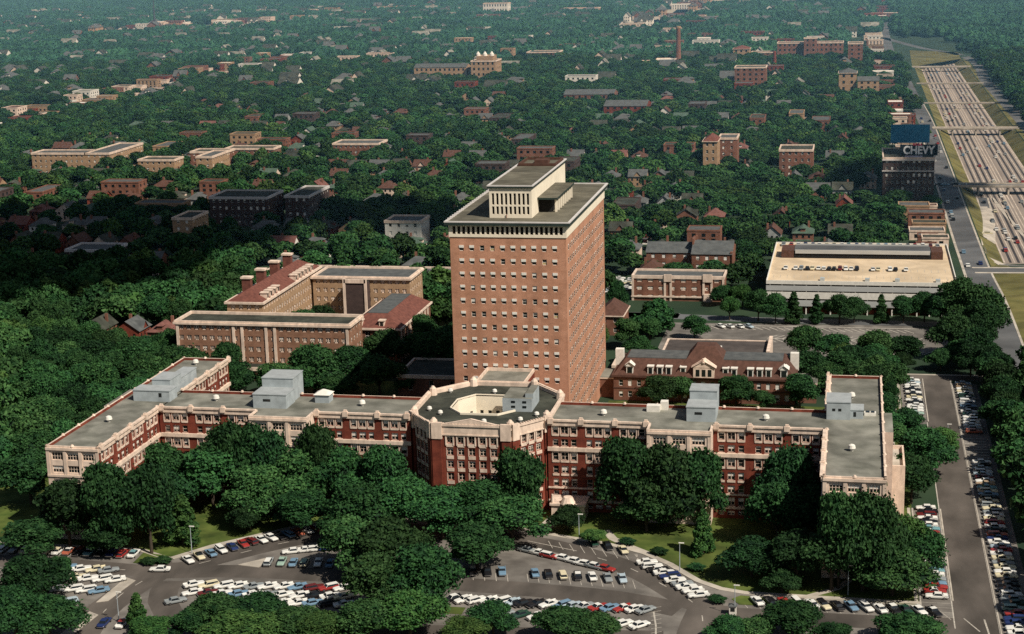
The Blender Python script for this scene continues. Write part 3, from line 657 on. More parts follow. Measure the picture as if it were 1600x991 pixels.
b = MB(); b.box(-95.1, -91.2, 497, 524, 71.1, 75.3); b.build('canopy_core', M_blackgap, TW)  # solid black block imitates the shade behind the columns
for k in range(8):
    b = MB(); y = 497+k*4; b.box(-90.2, -89.6, y, y+.9, 71.1, 75.3); b.build('column', M_cream2, TW)
b = MB()
for k in range(24): b.box(-120.2, -119.6, 480+k*3, 481+k*3, 71.1, 71.8)
b.build('roof_dunnage', M_slabtrim, TW)
b = MB(); 
for k in range(30): b.cyl(-103+.0*k, 485.2, 71.1, 72.3, .12, .12, 6) if k == 0 else None
b.build('roof_pipe', M_brown, TW)
# ============================================================ other buildings
def block(name, label, cat, x0, x1, y0, y1, h, wallm, roofm, trim=M_cream, storeys=4, sp=3.4, ww=1.5, cap=0, group=None, rz=0, parapet=.8, types=(2, 0, 5), roof='flat', rh=3, chim=0, extra=None, hole=.25, far=False, fo=True):
    """flat, hipped or gabled building with window openings on every face. cap>0: windows are parts"""
    cx, cy = (x0+x1)/2, (y0+y1)/2
    t = thing(name, label, cat, (cx, cy, 0), group=group)
    if fo: foot(x0, x1, y0, y1, 2)
    P = [(x0, y0), (x1, y0), (x1, y1), (x0, y1)]; wn = []
    st = h/storeys; rows = [(k*st+st*.3, k*st+st*.3+st*.48) for k in range(storeys)]
    b = MB()
    for i in range(4):
        A, B = P[i], P[(i+1) % 4]; L = math.hypot(B[0]-A[0], B[1]-A[1]); n = max(1, int((L-1.5)/sp))
        facade(b, A, B, 0, h, grid(.7, L-.7, n, ww), rows, hole, wins=wn if cap else None, types=types, back=None if cap else 1)
    b.build('wall', [wallm, M_glass], t)
    if cap: put_windows(t, wn, cap)
    if roof == 'flat':
        b = MB(); b.quad((x0+.3, y0+.3, h-.3), (x1-.3, y0+.3, h-.3), (x1-.3, y1-.3, h-.3), (x0+.3, y1-.3, h-.3)); b.build('roof', roofm, t)
        q = offset(P, -.35); b = MB(); b.ring(q, .75, h-.9, h+parapet-.3); b.build('parapet', trim, t)
    elif roof == 'hip':
        b = MB(); b.hip(x0, x1, y0, y1, h, rh); b.build('roof', roofm, t)
        b = MB(); b.ring(offset(P, -.7), .9, h-.35, h+.02); b.build('eaves', trim, t)
    elif roof != 'none':
        b = MB(); b.gable(x0, x1, y0, y1, h, rh, 0, 1, axis='x' if roof == 'gx' else 'y'); b.build('roof', [roofm, wallm], t)
    for k in range(chim):
        b = MB(); xx = x0+(x1-x0)*(k+.7)/(chim+.4); b.box(xx-.6, xx+.6, cy-.6, cy+.6, h-.3, h+rh*.6+2.2); b.build('chimney', wallm, t)
    if extra: extra(t)
    return t
# ---- the buff and brown quadrangle left of the tower
def lacing(t, x0, x1, y, z, ps):
    b = MB()
    for u in ps: b.box(u-.5, u+.5, y-.35, y, 0, z)
    b.build('pilaster', M_cream, t)
t = block('nurses_home', 'long brown block with cream cornice and pale paired windows, left of the tower', 'building', -243, -176.5, 554.5, 570, 19.4, M_tbrown, M_dgrey, storeys=5, sp=2.9, ww=1.9, cap=98, types=(22, 22, 20, 25), parapet=1.0,
    extra=lambda t: (lacing(t, 0, 0, 554.5, 18.4, (-242.2, -220.5, -217.2, -208, -204.7, -177.3)),))
b = MB(); b.box(-225, -204, 548, 554.1, 0, 4.6, 0, 1); b.build('entrance_wing', [M_brown, M_dgrey], t)
b = MB(); b.box(-221, -204, 547.6, 548, 3.6, 4.9); b.build('cornice', M_cream, t)
def cornice(t, x0, x1, y0, y1, z, h=1.2, pr=.8):
    b = MB(); b.ring(offset([(x0, y0), (x1, y0), (x1, y1), (x0, y1)], -pr), pr+.1, z, z+h); b.build('cornice', M_cream, t)
cornice(t, -243, -176.5, 554.5, 570, 18.75, .8, .7)
t = block('residence_wing', 'buff wing with red tiled hip roof, dormers and four tall chimneys', 'building', -229, -215, 571, 640, 23.5, M_buff, M_rtile, storeys=6, sp=2.8, ww=1.7, cap=60, types=(22, 22, 20), roof='hip', rh=4.2, hole=.2)
cornice(t, -229, -215, 571, 640, 22.9, .8, .8)
for k in range(4):
    y = 583+k*15.5; b = MB(); b.box(-226.8, -223.4, y-1.2, y+1.2, 23, 30.2); b.box(-227.2, -223, y-1.6, y+1.6, 30.2, 30.9, 1); b.build('chimney', [M_rtile, M_cream], t)
for y in (577, 581, 585, 589, 610, 614, 618, 622, 626, 630):
    b = MB(); b.box(-217.6, -214.9, y-.9, y+.9, 23.7, 26.0, 0); b.box(-217.7, -214.6, y-1.15, y+1.15, 26.0, 26.35, 0); b.box(-214.92, -214.86, y-.6, y+.6, 24.2, 25.8, 1); b.build('dormer', [M_cream, M_glass], t)
t = block('residence_wing', 'buff flat-roofed rear block closing the courtyard behind the red hip roof', 'building', -214, -173.5, 627, 647, 21.8, M_buff, M_slate, storeys=6, sp=2.8, ww=1.7, cap=60, types=(22, 22, 20))
cornice(t, -214, -173.5, 627, 647, 21.1, .8)
for (a, b_) in ((-199, -190),):
    b = MB(); b.box(a, b_, 621, 626.9, 0, 20.8, 0, 1); b.box(a-.4, a+.6, 620.6, 621.4, 0, 22.6, 2); b.box(b_-.6, b_+.4, 620.6, 621.4, 0, 22.6, 2); b.box(a, b_, 620.6, 621.2, 20.8, 22.3, 2); b.build('bay_block', [M_dkbrown, M_dgrey, M_cream], t)  # dark brick box stands in for a shaded recess in the front
t = block('assembly_hall', 'red tiled hall with dark flat ridge and tall arched side windows, left of the tower', 'hall', -184.5, -164.5, 578, 624, 13, M_brown, M_rtile, storeys=2, sp=4.4, ww=2.0, cap=40, types=(12, 10), roof='none', hole=.4)
b = MB(); b.hip(-184.5, -164.5, 578, 624, 13, 4.4, 0, ridge=6.4); b.build('roof', M_rtile, t)
b = MB(); b.box(-178.4, -170.6, 584.1, 617.9, 17.35, 17.6); b.build('flat_roof', M_slate, t)
cornice(t, -184.5, -164.5, 578, 624, 12.4, .7, .8)
b = MB()
for k in range(10): y = 579.5+k*4.4; b.box(-164.5, -164.1, y-.5, y+.5, 0, 12)
b.build('pilaster', M_cream, t)
for xx in (-180, -171.5):
    b = MB(); b.box(xx-1, xx+1, 578.6, 581, 13.3, 15.6, 0); b.box(xx-1.3, xx+1.3, 578.3, 581, 15.6, 16); b.box(xx-.6, xx+.6, 578.54, 578.6, 13.8, 15.3, 1); b.build('dormer', [M_cream, M_glass], t)
# low annex beside the tower
t = block('low_annex_building', 'low flat-roofed brown brick annex in the shadow at the foot of the tower', 'building', -153, -122, 533, 556, 7.6, M_brown, M_dgrey, storeys=1, sp=6, cap=12, types=(12,), parapet=.6)
t = block('service_building', 'low grey-roofed service building with a stepped parapet behind the buff rear block', 'building', -168, -132, 668, 690, 9, M_dkbrown, M_slate, storeys=2, cap=20, types=(12, 13))
t = block('service_building', 'long dark low building behind the chimneyed red roof', 'building', -262, -172, 700, 716, 8, M_dkbrown, M_slate, storeys=2, cap=20, types=(12, 13))
t = block('service_building', 'small brick house with steep roof at the right foot of the tower', 'house', -98, -88, 628, 646, 8, M_brown, M_btile, storeys=2, cap=12, types=(12, 13), roof='hip', rh=4.5)
# ---- mansard building right of the tower
MX0, MX1, MY0, MY1 = -78.5, -18, 537, 556
t = thing('mansard_building', 'long brown building with tiled mansard roof, white dormers and central pediment behind the right wing', 'building', (-48, 546, 0)); foot(MX0, MX1, MY0, MY1, 3); wn = []
b = MB()
for A, B in (((MX0, MY0), (MX1, MY0)), ((MX1, MY0), (MX1, MY1)), ((MX1, MY1), (MX0, MY1)), ((MX0, MY1), (MX0, MY0))):
    L = math.dist(A, B); facade(b, A, B, 0, 8.6, grid(1, L-1, int(L/3.1), 1.4), [(1.2, 3.3), (5, 7.2)], .25, wins=wn, types=(10, 13, 12))
b.build('wall', M_brown, t); put_windows(t, wn, 60)
b = MB(); b.ring(offset([(MX0, MY0), (MX1, MY0), (MX1, MY1), (MX0, MY1)], -.6), .8, 8.2, 8.9); b.ring(offset([(MX0, MY0), (MX1, MY0), (MX1, MY1), (MX0, MY1)], -.12), .3, 4.1, 4.5); b.build('cornice', M_btile, t)
b = MB(); b.hip(MX0, MX1, MY0, MY1, 8.6, 5.2, 0, ridge=4.0, over=.3); b.build('roof', M_btile, t)
b = MB(); b.box(MX0+4.2, MX1-4.2, MY0+4.2, MY1-4.2, 13.75, 14.1); b.build('flat_roof', M_slate, t)
b = MB(); b.hip(-58, -38, MY0-.6, MY1, 8.7, 9.2, 0, ridge=7.2); b.build('pavilion_roof', M_btile, t)
for xx in (-73, -66, -62.8, -59.8, -55, -40.8, -38, -32.6, -29.5, -26.6, -21.6):
    big = xx in (-73, -21.6); w_ = 1.15 if big else .95
    b = MB(); b.box(xx-w_, xx+w_, MY0+.3, MY0+4, 9.1, 11.8); b.box(xx-w_-.2, xx+w_+.2, MY0+.1, MY0+4, 11.8, 12.1); b.box(xx-w_+.35, xx+w_-.35, MY0+.22, MY0+.3, 9.5, 11.5, 1)
    if big: b.gable(xx-w_-.2, xx+w_+.2, MY0+.1, MY0+4, 12.1, 1.3, 0, 0, axis='y')
    b.build('dormer', [M_white, M_glass], t)
b = MB(); b.box(-51.5, -44.5, MY0-.9, MY0+3, 8.8, 12.3, 0); b.gable(-51.8, -44.2, MY0-1, MY0+4, 12.3, 2.4, 0, 0, axis='y')
for xx in (-50.6, -48.6, -46.6): b.box(xx, xx+1.2, MY0-.98, MY0-.9, 9.3, 11.6, 1)
b.cyl(-48, MY0-.6, 14, 15.4, .9, .5); b.build('pediment', [M_cream, M_glass], t)
for xx in (-78.2, -18.6):
    b = MB(); b.box(xx-1.4, xx+1.4, MY1-6, MY1-3.6, 8.5, 14.4, 0); b.build('chimney', M_white, t)
for (x0, x1) in ((-88.5, -79), (-17.4, -11)):
    b = MB(); b.box(x0, x1, 540, 552, 0, 6.5, 0, 1); b.box(x0-.3, x1+.3, 539.7, 552.3, 6.5, 7.0, 2, 1); b.build('side_wing', [M_brown, M_pgrey, M_cream], t)
t = block('storage_building', 'long low building with dull brown flat roof and skylight behind the mansard roof', 'building', -66, -28.5, 572, 593, 8, M_brown, mat('brown_grey_roof', (.075, .062, .055), var=.3, scale=.2), storeys=2, cap=20, types=(12,), parapet=.3)
b = MB(); b.box(-49.5, -45.5, 577, 582, 7.7, 8.5); b.box(-49, -46, 577.5, 581.5, 8.5, 8.55, 1); b.build('skylight', [M_white, M_glass], t)
b = MB(); b.box(-29.2, -28, 571, 594, 0, 9.6); b.build('end_wall', M_cream, t)
t = block('garden_pavilion', 'small pale stone forecourt building with flat roof beside the tower base', 'pavilion', -83, -76, 566, 584, 4, M_cream, M_conc, storeys=1, cap=6, types=(12,))
# ---- brick dormitories
t = block('dormitory', 'three-storey brick dormitory with pale window pairs and stone stair bays, right of the tower', 'building', -92.5, -53.5, 692, 706, 10.6, M_brown, M_slate, storeys=3, sp=4.6, ww=2.5, cap=60, types=(21, 23, 20))
b = MB()
for u in (-92.3, -78.5, -76, -62, -58.6, -53.7): b.box(u-.45, u+.45, 691.6, 692, 0, 10.5)
b.box(-78.9, -75.6, 691.3, 692, 8.5, 11.6); b.box(-62.3, -58.3, 691.3, 692, 8.5, 11.8); b.box(-61.9, -58.7, 690.8, 692, 0, 3.4); b.build('stone_bay', M_cream, t)
b = MB(); b.box(-93, -53, 691.4, 691.9, 1.6, 2.2); b.build('base_course', M_cream, t)
t = block('dormitory', 'left half of the rear brick dormitory pair with slate gable roof and end parapets', 'building', -93, -72, 745, 762, 10.8, M_brown, M_slate, storeys=3, sp=4.2, ww=1.6, cap=30, types=(11, 13), roof='gx', rh=3.6)
t = block('dormitory', 'right half of the rear brick dormitory pair, taller, with slate gable roof and end parapets', 'building', -71.5, -53.5, 738, 762, 11.6, M_brown, M_slate, storeys=3, sp=3.6, ww=1.6, cap=30, types=(11, 13), roof='gx', rh=4.2)
b = MB(); b.prism([(-54.2, 738), (-53.2, 738), (-53.2, 762), (-54.2, 762)], 0, 12.6); b.box(-72, -71.2, 746, 754, 11, 17.2); b.build('end_parapet', M_brown, t)
# ---- parking garage
t = thing('parking_garage', 'long white and tan multi-storey parking garage with cars on its open roof deck', 'garage', (3.5, 715, 0)); foot(-35, 42, 671, 759, 3)
GX0, GX1, GY0, GY1 = -34.3, 41, 671.5, 757
for z in (3.6, 6.9, 10.2, 13.2):
    b = MB(); b.box(GX0, GX1, GY0, GY1, z-.4, z); b.build('deck', M_deck if z > 13 else M_conc, t)
for z0, z1 in ((3.5, 5.9), (6.6, 9.3), (9.9, 11.9), (12.6, 14.1)):
    b = MB(); b.ring([(GX0-.3, GY0-.3), (GX1+.3, GY0-.3), (GX1+.3, GY1+.3), (GX0-.3, GY1+.3)], .35, z0, z1); b.build('parapet', (M_garage if z1 != 9.3 else M_white) if z1 < 14 else M_white, t)
b = MB(); b.box(GX0+4, GX1-4, GY0+4, GY1-4, .05, 13); b.build('core', M_blackgap, t)  # black filler imitates the shade between the parking decks
b = MB(); b.box(GX0+10, GX1-14, GY0+1.8, GY0+4, .05, 3.3); b.build('brick_base', M_red, t)
b = MB()
for k in range(16): x = GX0+1+k*4.9; b.box(x, x+.5, GY0+.2, GY0+.8, 0, 12.8)
b.build('column_row', M_white, t)
b = MB(); b.box(GX0+9, GX1-8, 724, 738, 13.2, 16.4, 0, 1); b.box(GX0+9.5, GX1-8.5, 723.6, 724, 15.3, 17.0, 2); b.box(GX0+9.5, GX1-8.5, 738, 738.4, 15.6, 17.0, 2); b.build('ramp_cover', [M_blackgap, M_asph2, M_garage], t)  # black sides of the cover paint the shade beneath its roof
for x0, x1 in ((GX0+3.5, GX0+8.9), (GX1-7.9, GX1-3)):
    b = MB(); b.box(x0, x1, 724, 737, 13.2, 16.6, 0, 0); b.build('stair_hut', M_btile, t)
b = MB()
for k in range(26): x = GX0+2+k*2.8; b.quad((x, 750.5, 13.22), (x+.15, 750.5, 13.22), (x+.15, 756, 13.22), (x, 756, 13.22)); b.quad((x, 696, 13.22), (x+.15, 696, 13.22), (x+.15, 702, 13.22), (x, 702, 13.22)); b.quad((x, 681, 13.22), (x+.15, 681, 13.22), (x+.15, 687, 13.22), (x, 687, 13.22))
b.build('stall_lines', M_paint, t)
for x in (-13, 5, 17, 33): b = MB(); b.box(x, x+1.8, 676, 678, 13.2, 14.4); b.build('stair_hatch', M_box, t)
# ---- dark office with rooftop sign
t = block('office_block', 'dark blue-grey eight-storey office block with a large rooftop advertising sign beside the motorway', 'office', 15.5, 43.5, 948, 990, 27, M_dkbrown, M_dgrey, storeys=7, sp=2.9, ww=1.4, cap=98, types=(12, 13, 12, 12))
b = MB(); b.box(15, 44, 947.4, 948, 19.5, 20.1); b.box(15, 44, 947.3, 948, 25.6, 26.4); b.build('cornice', M_slabtrim, t)
sg = thing('rooftop_sign', 'CHEVY sign in big white letters on a steel frame over the dark office block', 'sign', (35, 951, 27))
b = MB()
for x in [26+k*2 for k in range(11)]: b.box(x-.09, x+.09, 951.4, 951.6, 27.2, 33.4)
for z in (28.2, 30.0, 33.0): b.box(25.6, 46.4, 951.42, 951.58, z-.09, z+.09)
b.build('frame', M_steel, sg)
def text(s, size, x, y, z, M, parent, ext=.06):
    c = bpy.data.curves.new('lettering', 'FONT'); c.body = s; c.size = size; c.extrude = ext; c.align_x = 'CENTER'; c.offset = .035*size
    o = bpy.data.objects.new('lettering', c); COL.objects.link(o); c.materials.append(M)
    me = bpy.data.meshes.new_from_object(o); bpy.data.objects.remove(o)
    if not me.materials: me.materials.append(M)
    o = bpy.data.objects.new('lettering', me); COL.objects.link(o); o.parent = parent
    o.location = (x-parent.location.x, y-parent.location.y, z-parent.location.z); o.rotation_euler = (R(90), 0, 0); return o
b = MB(); b.box(24.6, 45.2, 951.35, 951.4, 28.0, 34.2); b.build('backing_panel', mat('dark_blue_panel', (.01, .02, .03)), sg)
text('CHEVY', 6.3, 34.9, 951.2, 29.0, mat('sign_white', (.85, .85, .85)), sg).scale.x = .86
b = MB(); b.box(27.5, 37, 951.0, 951.3, 26.9, 28.0); b.build('lower_strip', mat('lilac_strip', (.5, .45, .55)), sg)
text('USED', 1.9, 34.5, 951.2, 34.0, mat('sign_red', (.65, .05, .10)), sg) if False else None
b = MB()
for k in range(4): b.box(31.6+k*1.35, 32.6+k*1.35, 951.1, 951.3, 33.6, 35.0)
b.build('red_panel', mat('sign_red', (.65, .06, .12)), sg)
bb = thing('roof_billboard', 'plain bright blue rooftop panel behind the CHEVY letters', 'billboard', (31, 985, 26.7))
b = MB(); b.box(20, 42, 985, 985.5, 31.0, 41.5); b.build('panel', M_blue, bb)
b = MB(); 
for x in (21, 26, 31, 36, 41): b.box(x-.2, x+.2, 985.5, 986, 26.7, 41)
b.build('support', M_steel, bb)
# ---- apartments and other larger buildings in the tree belt
AB = [
 ('apartment_building', 'cream-yellow apartment block with many bright bay windows, nearer end of the far left pair', -560, -520, 1056, 1074, 13, M_buff, M_slate, 4, 'flat'),
 ('apartment_building', 'long cream-yellow apartment block running away at the far left', -520, -502, 1056, 1112, 13, M_buff, M_slate, 4, 'flat'),
 ('apartment_building', 'pale three-storey apartment row right of the cream-yellow pair', -474, -448, 1040, 1056, 11, M_buff, M_dgrey, 3, 'flat'),
 ('apartment_building', 'brown brick flats with a stepped front beside the pale apartment row', -446, -420, 1064, 1080, 13, M_brown, M_dgrey, 4, 'flat'),
 ('apartment_building', 'grey stone apartment block with a narrow light front left of centre', -428, -417, 1030, 1062, 14, M_buff, M_slate, 4, 'flat'),
 ('apartment_building', 'low brown apartment row with cream cornice left of centre', -438, -402, 1108, 1124, 10, M_brown, M_dgrey, 3, 'flat'),
 ('apartment_building', 'orange-brown apartment block with a long pale cornice, above the chimneyed roof', -364, -330, 1126, 1148, 11, M_brown, M_slate, 3, 'flat'),
 ('apartment_building', 'narrow pale grey apartment house standing out in the cloud shadow', -348, -337, 800, 822, 13, M_buff, M_dgrey, 4, 'flat'),
 ('apartment_building', 'dark long apartment block with cornice in the cloud shadow left of the tower', -352, -318, 862, 888, 14, M_dkbrown, M_dgrey, 4, 'flat'),
 ('apartment_building', 'second dark apartment block in the cloud shadow', -310, -296, 868, 905, 14, M_dkbrown, M_dgrey, 4, 'flat'),
 ('apartment_building', 'blue-grey low flats deep in the shaded trees at left', -376, -352, 734, 752, 9, M_dkbrown, M_slate, 3, 'flat'),
 ('apartment_building', 'white-fronted three-storey flats left of the tower top', -236, -217, 810, 828, 11, M_white, M_slate, 3, 'flat'),
 ('apartment_building', 'tall tan and red-topped apartment house in the trees right of the tower', -95, -86, 1056, 1078, 20, M_buff, M_rtile, 5, 'hip'),
 ('apartment_building', 'brown apartment block with red trim behind the tan apartment house', -88, -76, 1090, 1112, 18, M_brown, M_slate, 5, 'flat'),
 ('apartment_building', 'square brown brick block with white roof huts left of the rooftop sign', -47, -26, 1057, 1082, 15, M_brown, M_dgrey, 4, 'flat'),
 ('school_building', 'dark red school range with pale cornice to the right of the tower roof', -208, -172, 1385, 1420, 10, M_red, M_slate, 3, 'gx'),
 ('school_building', 'wide low brown building behind the dark red school range', -262, -216, 1500, 1528, 9, M_brown, M_slate, 2, 'gx'),
 ('flats_building', 'broad pinkish brick flats below the long ridge-top school', -116, -86, 1628, 1652, 20, M_brown, M_dgrey, 5, 'flat'),
 ('hotel_building', 'pale buff block with a slate pyramid roof near the motorway', -16, 0, 1556, 1580, 20, M_buff, M_slate, 4, 'hip'),
 ('hotel_building', 'long pale low wing attached right of the pyramid-roofed block', 1, 20, 1552, 1566, 14, M_buff, M_slate, 4, 'gx'),
 ('school_building', 'very long brown school with a raised central block on the far ridge', -92, -16, 1986, 2010, 19, M_brown, M_dkbrown, 4, 'flat'),
 ('school_building', 'pinkish left wing of the far long school', -122, -94, 1986, 2004, 10, M_brown, M_dgrey, 3, 'flat'),
 ('school_building', 'rounded pink pavilion at the left end of the far long school', -143, -124, 1980, 2006, 14, M_buff, M_rtile, 3, 'hip'),
 ('school_building', 'central raised block of the far long school', -61, -46, 1980, 1986, 24, M_brown, M_dkbrown, 5, 'flat'),
 ('apartment_building', 'square tall brown apartment block at the right end of the far long school', -10, 6, 1880, 1905, 24, M_brown, M_dgrey, 6, 'flat'),
 ('school_building', 'two-tier pale building far behind the tower roof', -400, -360, 2030, 2060, 10, M_brown, M_dgrey, 2, 'flat'),
 ('hangar_building', 'white-roofed long building near the top of the view, left of centre', -706, -658, 3160, 3190, 22, M_white, M_dgrey, 3, 'flat'),
 ('hangar_building', 'long pinkish building near the top of the view, right of centre', -549, -481, 3150, 3180, 12, M_buff, M_rtile, 2, 'flat'),
 ('church_hall', 'long cream church hall with arcaded side, left of the domed tower', -470, -412, 1752, 1775, 14, M_buff, M_slate, 3, 'gx'),
 ('church_hall', 'square cream block at the foot of the domed tower', -405, -378, 1745, 1775, 20, M_buff, M_slate, 4, 'flat'),
]
for (nm, lb, x0, x1, y0, y1, h, wm, rm, stn, rf) in AB:
    near = y0 < 1130; h *= 1.15
    if y0 < 2100: foot(x0, x1, y0-15, y0)
    block(nm, lb, 'school' if 'school' in nm else ('church' if 'church' in nm else 'building'), x0, x1, y0, y1, h, wm, rm, storeys=stn, sp=3.6 if near else 5, ww=1.5 if near else 2.2, cap=24 if near else 0, types=(12, 13, 10, 12), roof=rf, rh=3.5, hole=.3, trim=M_cream if wm is not M_dkbrown else M_slabtrim)
t = thing('domed_tower', 'cream tower crowned with small domes rising from the trees left of centre', 'tower', (-391, 1760, 20))
b = MB(); b.box(-400, -382, 1750, 1770, 20, 28); b.build('wall', M_buff, t)
for dx in (-7.5, 0, 7.5):
    b = MB(); b.cyl(-391+dx, 1753, 28, 30, 2.6, 2.4, 10); b.cyl(-391+dx, 1753, 30, 32.6, 2.3, .5, 10); b.build('dome', M_white, t)
t = thing('chimney_stack', 'tall slender brick smokestack over a boiler house among distant trees', 'chimney', (-201.6, 1927, 0))
b = MB(); b.cyl(-201.6, 1927, 0, 44, 3.2, 2.3, 16); b.build('shaft', M_brown, t); b = MB(); b.cyl(-201.6, 1927, 44, 46.5, 2.9, 2.9, 16); b.build('cap', M_buff, t)
block('boiler_house', 'brick boiler house with pale roof edge below the tall smokestack', 'building', -226, -204, 1905, 1930, 10, M_brown, M_white, storeys=2, sp=5, ww=2)
block('boiler_house', 'low cream annex left of the smokestack base', 'building', -246, -228, 1910, 1926, 8, M_buff, M_white, storeys=2, sp=5, ww=2)
t = thing('chimney_stack', 'shorter dark red smokestack in front of the far long school', 'chimney', (-86, 1800, 0)); b = MB(); b.cyl(-86, 1800, 0, 26, 2.2, 1.6, 12); b.build('shaft', M_red, t)
t = thing('radio_mast', 'thin dark tower on the hazy skyline at far left', 'mast', (-1250, 2860, 0)); b = MB(); b.cyl(-1250, 2860, 0, 36, 2.6, 1.6, 8); b.cyl(-1250, 2860, 36, 62, 1.2, .6, 8); b.build('shaft', M_steel, t)
# pale clearings and industry in the distance
cl = [[at(*p) for p in q] for q in ([(995, 36), (1000, 32), (1030, 31), (1045, 25), (1062, 12), (1085, 4), (1108, 1), (1085, 14), (1072, 20), (1050, 30), (1030, 39)], [(325, 46), (340, 38), (400, 32), (480, 28), (478, 33), (380, 43)], [(200, 49), (205, 44), (300, 41), (300, 48)], [(1365, 60), (1352, 22), (1345, 2), (1368, 0), (1372, 30), (1380, 58)], [(400, 30), (420, 26), (475, 25), (476, 31)])]
cl += [[(-420, 2640), (-300, 2640), (-270, 2960), (-262, 3950), (-372, 3950), (-385, 2960)], [(-1370, 2640), (-1010, 2900), (-1010, 3160), (-1370, 2900)]]
sheet('far_clearing', cl, mat('pale_bare_ground', (.30, .27, .20), col2=(.48, .44, .36), scale=.02, detail=9), .4)
rb = random.Random(11); k = 0
far = []
for (xa, ya, xb, yb, n) in ((-1300, 2880, -1040, 3110, 26), (-1240, 3300, -900, 3500, 10), (25, 2450, 40, 4200, 16), (-376, 2930, -330, 3700, 8), (-1160, 2900, -1100, 3060, 8), (-750, 2950, -640, 3000, 6), (-340, 3000, -180, 2700, 6)):
    for i in range(n):
        u = rb.random(); far.append((xa+(xb-xa)*u+rb.uniform(-18, 18), ya+(yb-ya)*u+rb.uniform(-25, 25), rb.uniform(16, 44), rb.uniform(12, 30), rb.uniform(7, 13), 'distant'))
# shops along the avenue and the service road
for i in range(58):
    y = 1150+i*17+rb.uniform(-3, 3); s = rb.choice((-1, 1)); far.append((-740+s*rb.uniform(19, 30), y, rb.uniform(14, 26), rb.uniform(10, 22), rb.uniform(5, 12), 'avenue'))
for i in range(34):
    y = 775+i*18+rb.uniform(-3, 3)
    if 930 < y < 1005: continue
    far.append((36+rb.uniform(-6, 3), y, rb.uniform(9, 20), rb.uniform(7, 13), rb.uniform(4, 10), 'road'))
for i in range(26): 
    y = 1400+i*40+rb.uniform(-8, 8); far.append((32-(y-1400)*.012+rb.uniform(-3, 1), y, rb.uniform(12, 22), rb.uniform(10, 20), rb.uniform(5, 11), 'road'))
for i in range(26):
    far.append((rb.uniform(-620, -40), rb.uniform(1500, 2700), rb.uniform(16, 36), rb.uniform(12, 20), rb.uniform(10, 14), 'belt'))
n_ = 0
while n_ < 26:
    x, y = rb.uniform(-600, -20), rb.uniform(790, 1420); a, d_ = rb.choice(((rb.uniform(14, 30), rb.uniform(11, 15)), (rb.uniform(11, 14), rb.uniform(20, 36))))
    if any(p-a/2-6 < x < q+a/2+6 and c-d_/2-16 < y < e_+d_/2+6 for p, q, c, e_ in FOOT) or not (-.52 < math.atan2(x, y) < .1): continue
    foot(x-a/2, x+a/2, y-d_/2-10, y+d_/2); n_ += 1; far.append((x, y, a, d_, rb.uniform(9.5, 13.5), 'mid'))
wallset = [(M_cream, 'cream'), (M_brown, 'brown brick'), (M_white, 'white'), (M_red, 'red brick'), (M_buff, 'buff')]
roofset = [(M_slate, 'grey'), (M_dgrey, 'dark'), (M_slate, 'grey'), (M_white, 'white'), (M_dgrey, 'dark'), (M_pgrey, 'pale grey'), (M_btile, 'brown')]
where = {'distant': 'in the hazy distance', 'avenue': 'on the avenue at far left', 'road': 'on road left of motorway', 'belt': 'in the far tree belt', 'mid': 'in the streets behind the hospital'}
cnt = {}
for (x, y, a, d_, h, kd) in sorted(far, key=lambda q: q[1]):
    cnt[kd] = cnt.get(kd, 0)+1
    wm, wn_ = rb.choice(wallset); rm, rn_ = rb.choice(roofset)
    if kd == 'mid': wm, wn_ = rb.choice(((M_brown, 'brown brick'), (M_dkbrown, 'dark brick'), (M_buff, 'tan brick'), (M_brown, 'brown brick'), (M_dkbrown, 'dark brick'))); rm, rn_ = rb.choice(((M_slate, 'grey'), (M_dgrey, 'dark')))
    o_ = cnt[kd]
    lb = f"{'three-storey' if kd == 'mid' else 'low'} {wn_} building, {rn_} roof, {ORD[o_-1]} out {where[kd]}"
    t = thing({'distant': 'warehouse', 'avenue': 'shop_building', 'road': 'shop_building', 'belt': 'flats_building', 'mid': 'apartment_building'}[kd], lb, 'building', (x, y, 0), group='low buildings '+where[kd]); foot(x-a/2, x+a/2, y-d_/2, y+d_/2, 2)
    P = [(x-a/2, y-d_/2), (x+a/2, y-d_/2), (x+a/2, y+d_/2), (x-a/2, y+d_/2)]; b = MB()
    for i in range(4):
        A, B = P[i], P[(i+1) % 4]; L = math.dist(A, B); facade(b, A, B, 0, h, grid(.8, L-.8, max(1, int(L/4.5)), 2), [(1, 3)]+([(h-3.4, h-1.6)] if h > 7 else [])+([(h/2-.9, h/2+.9)] if h > 9.4 else []), .2, back=1)
    b.build('wall', [wm, M_glass], t)
    b = MB(); b.quad((P[0][0]+.3, P[0][1]+.3, h-.25), (P[1][0]-.3, P[1][1]+.3, h-.25), (P[2][0]-.3, P[2][1]-.3, h-.25), (P[3][0]+.3, P[3][1]-.3, h-.25), m=0); b.ring(offset(P, -.2), .5, h-.6, h+.25, 1); b.build('roof', [rm, wm], t)
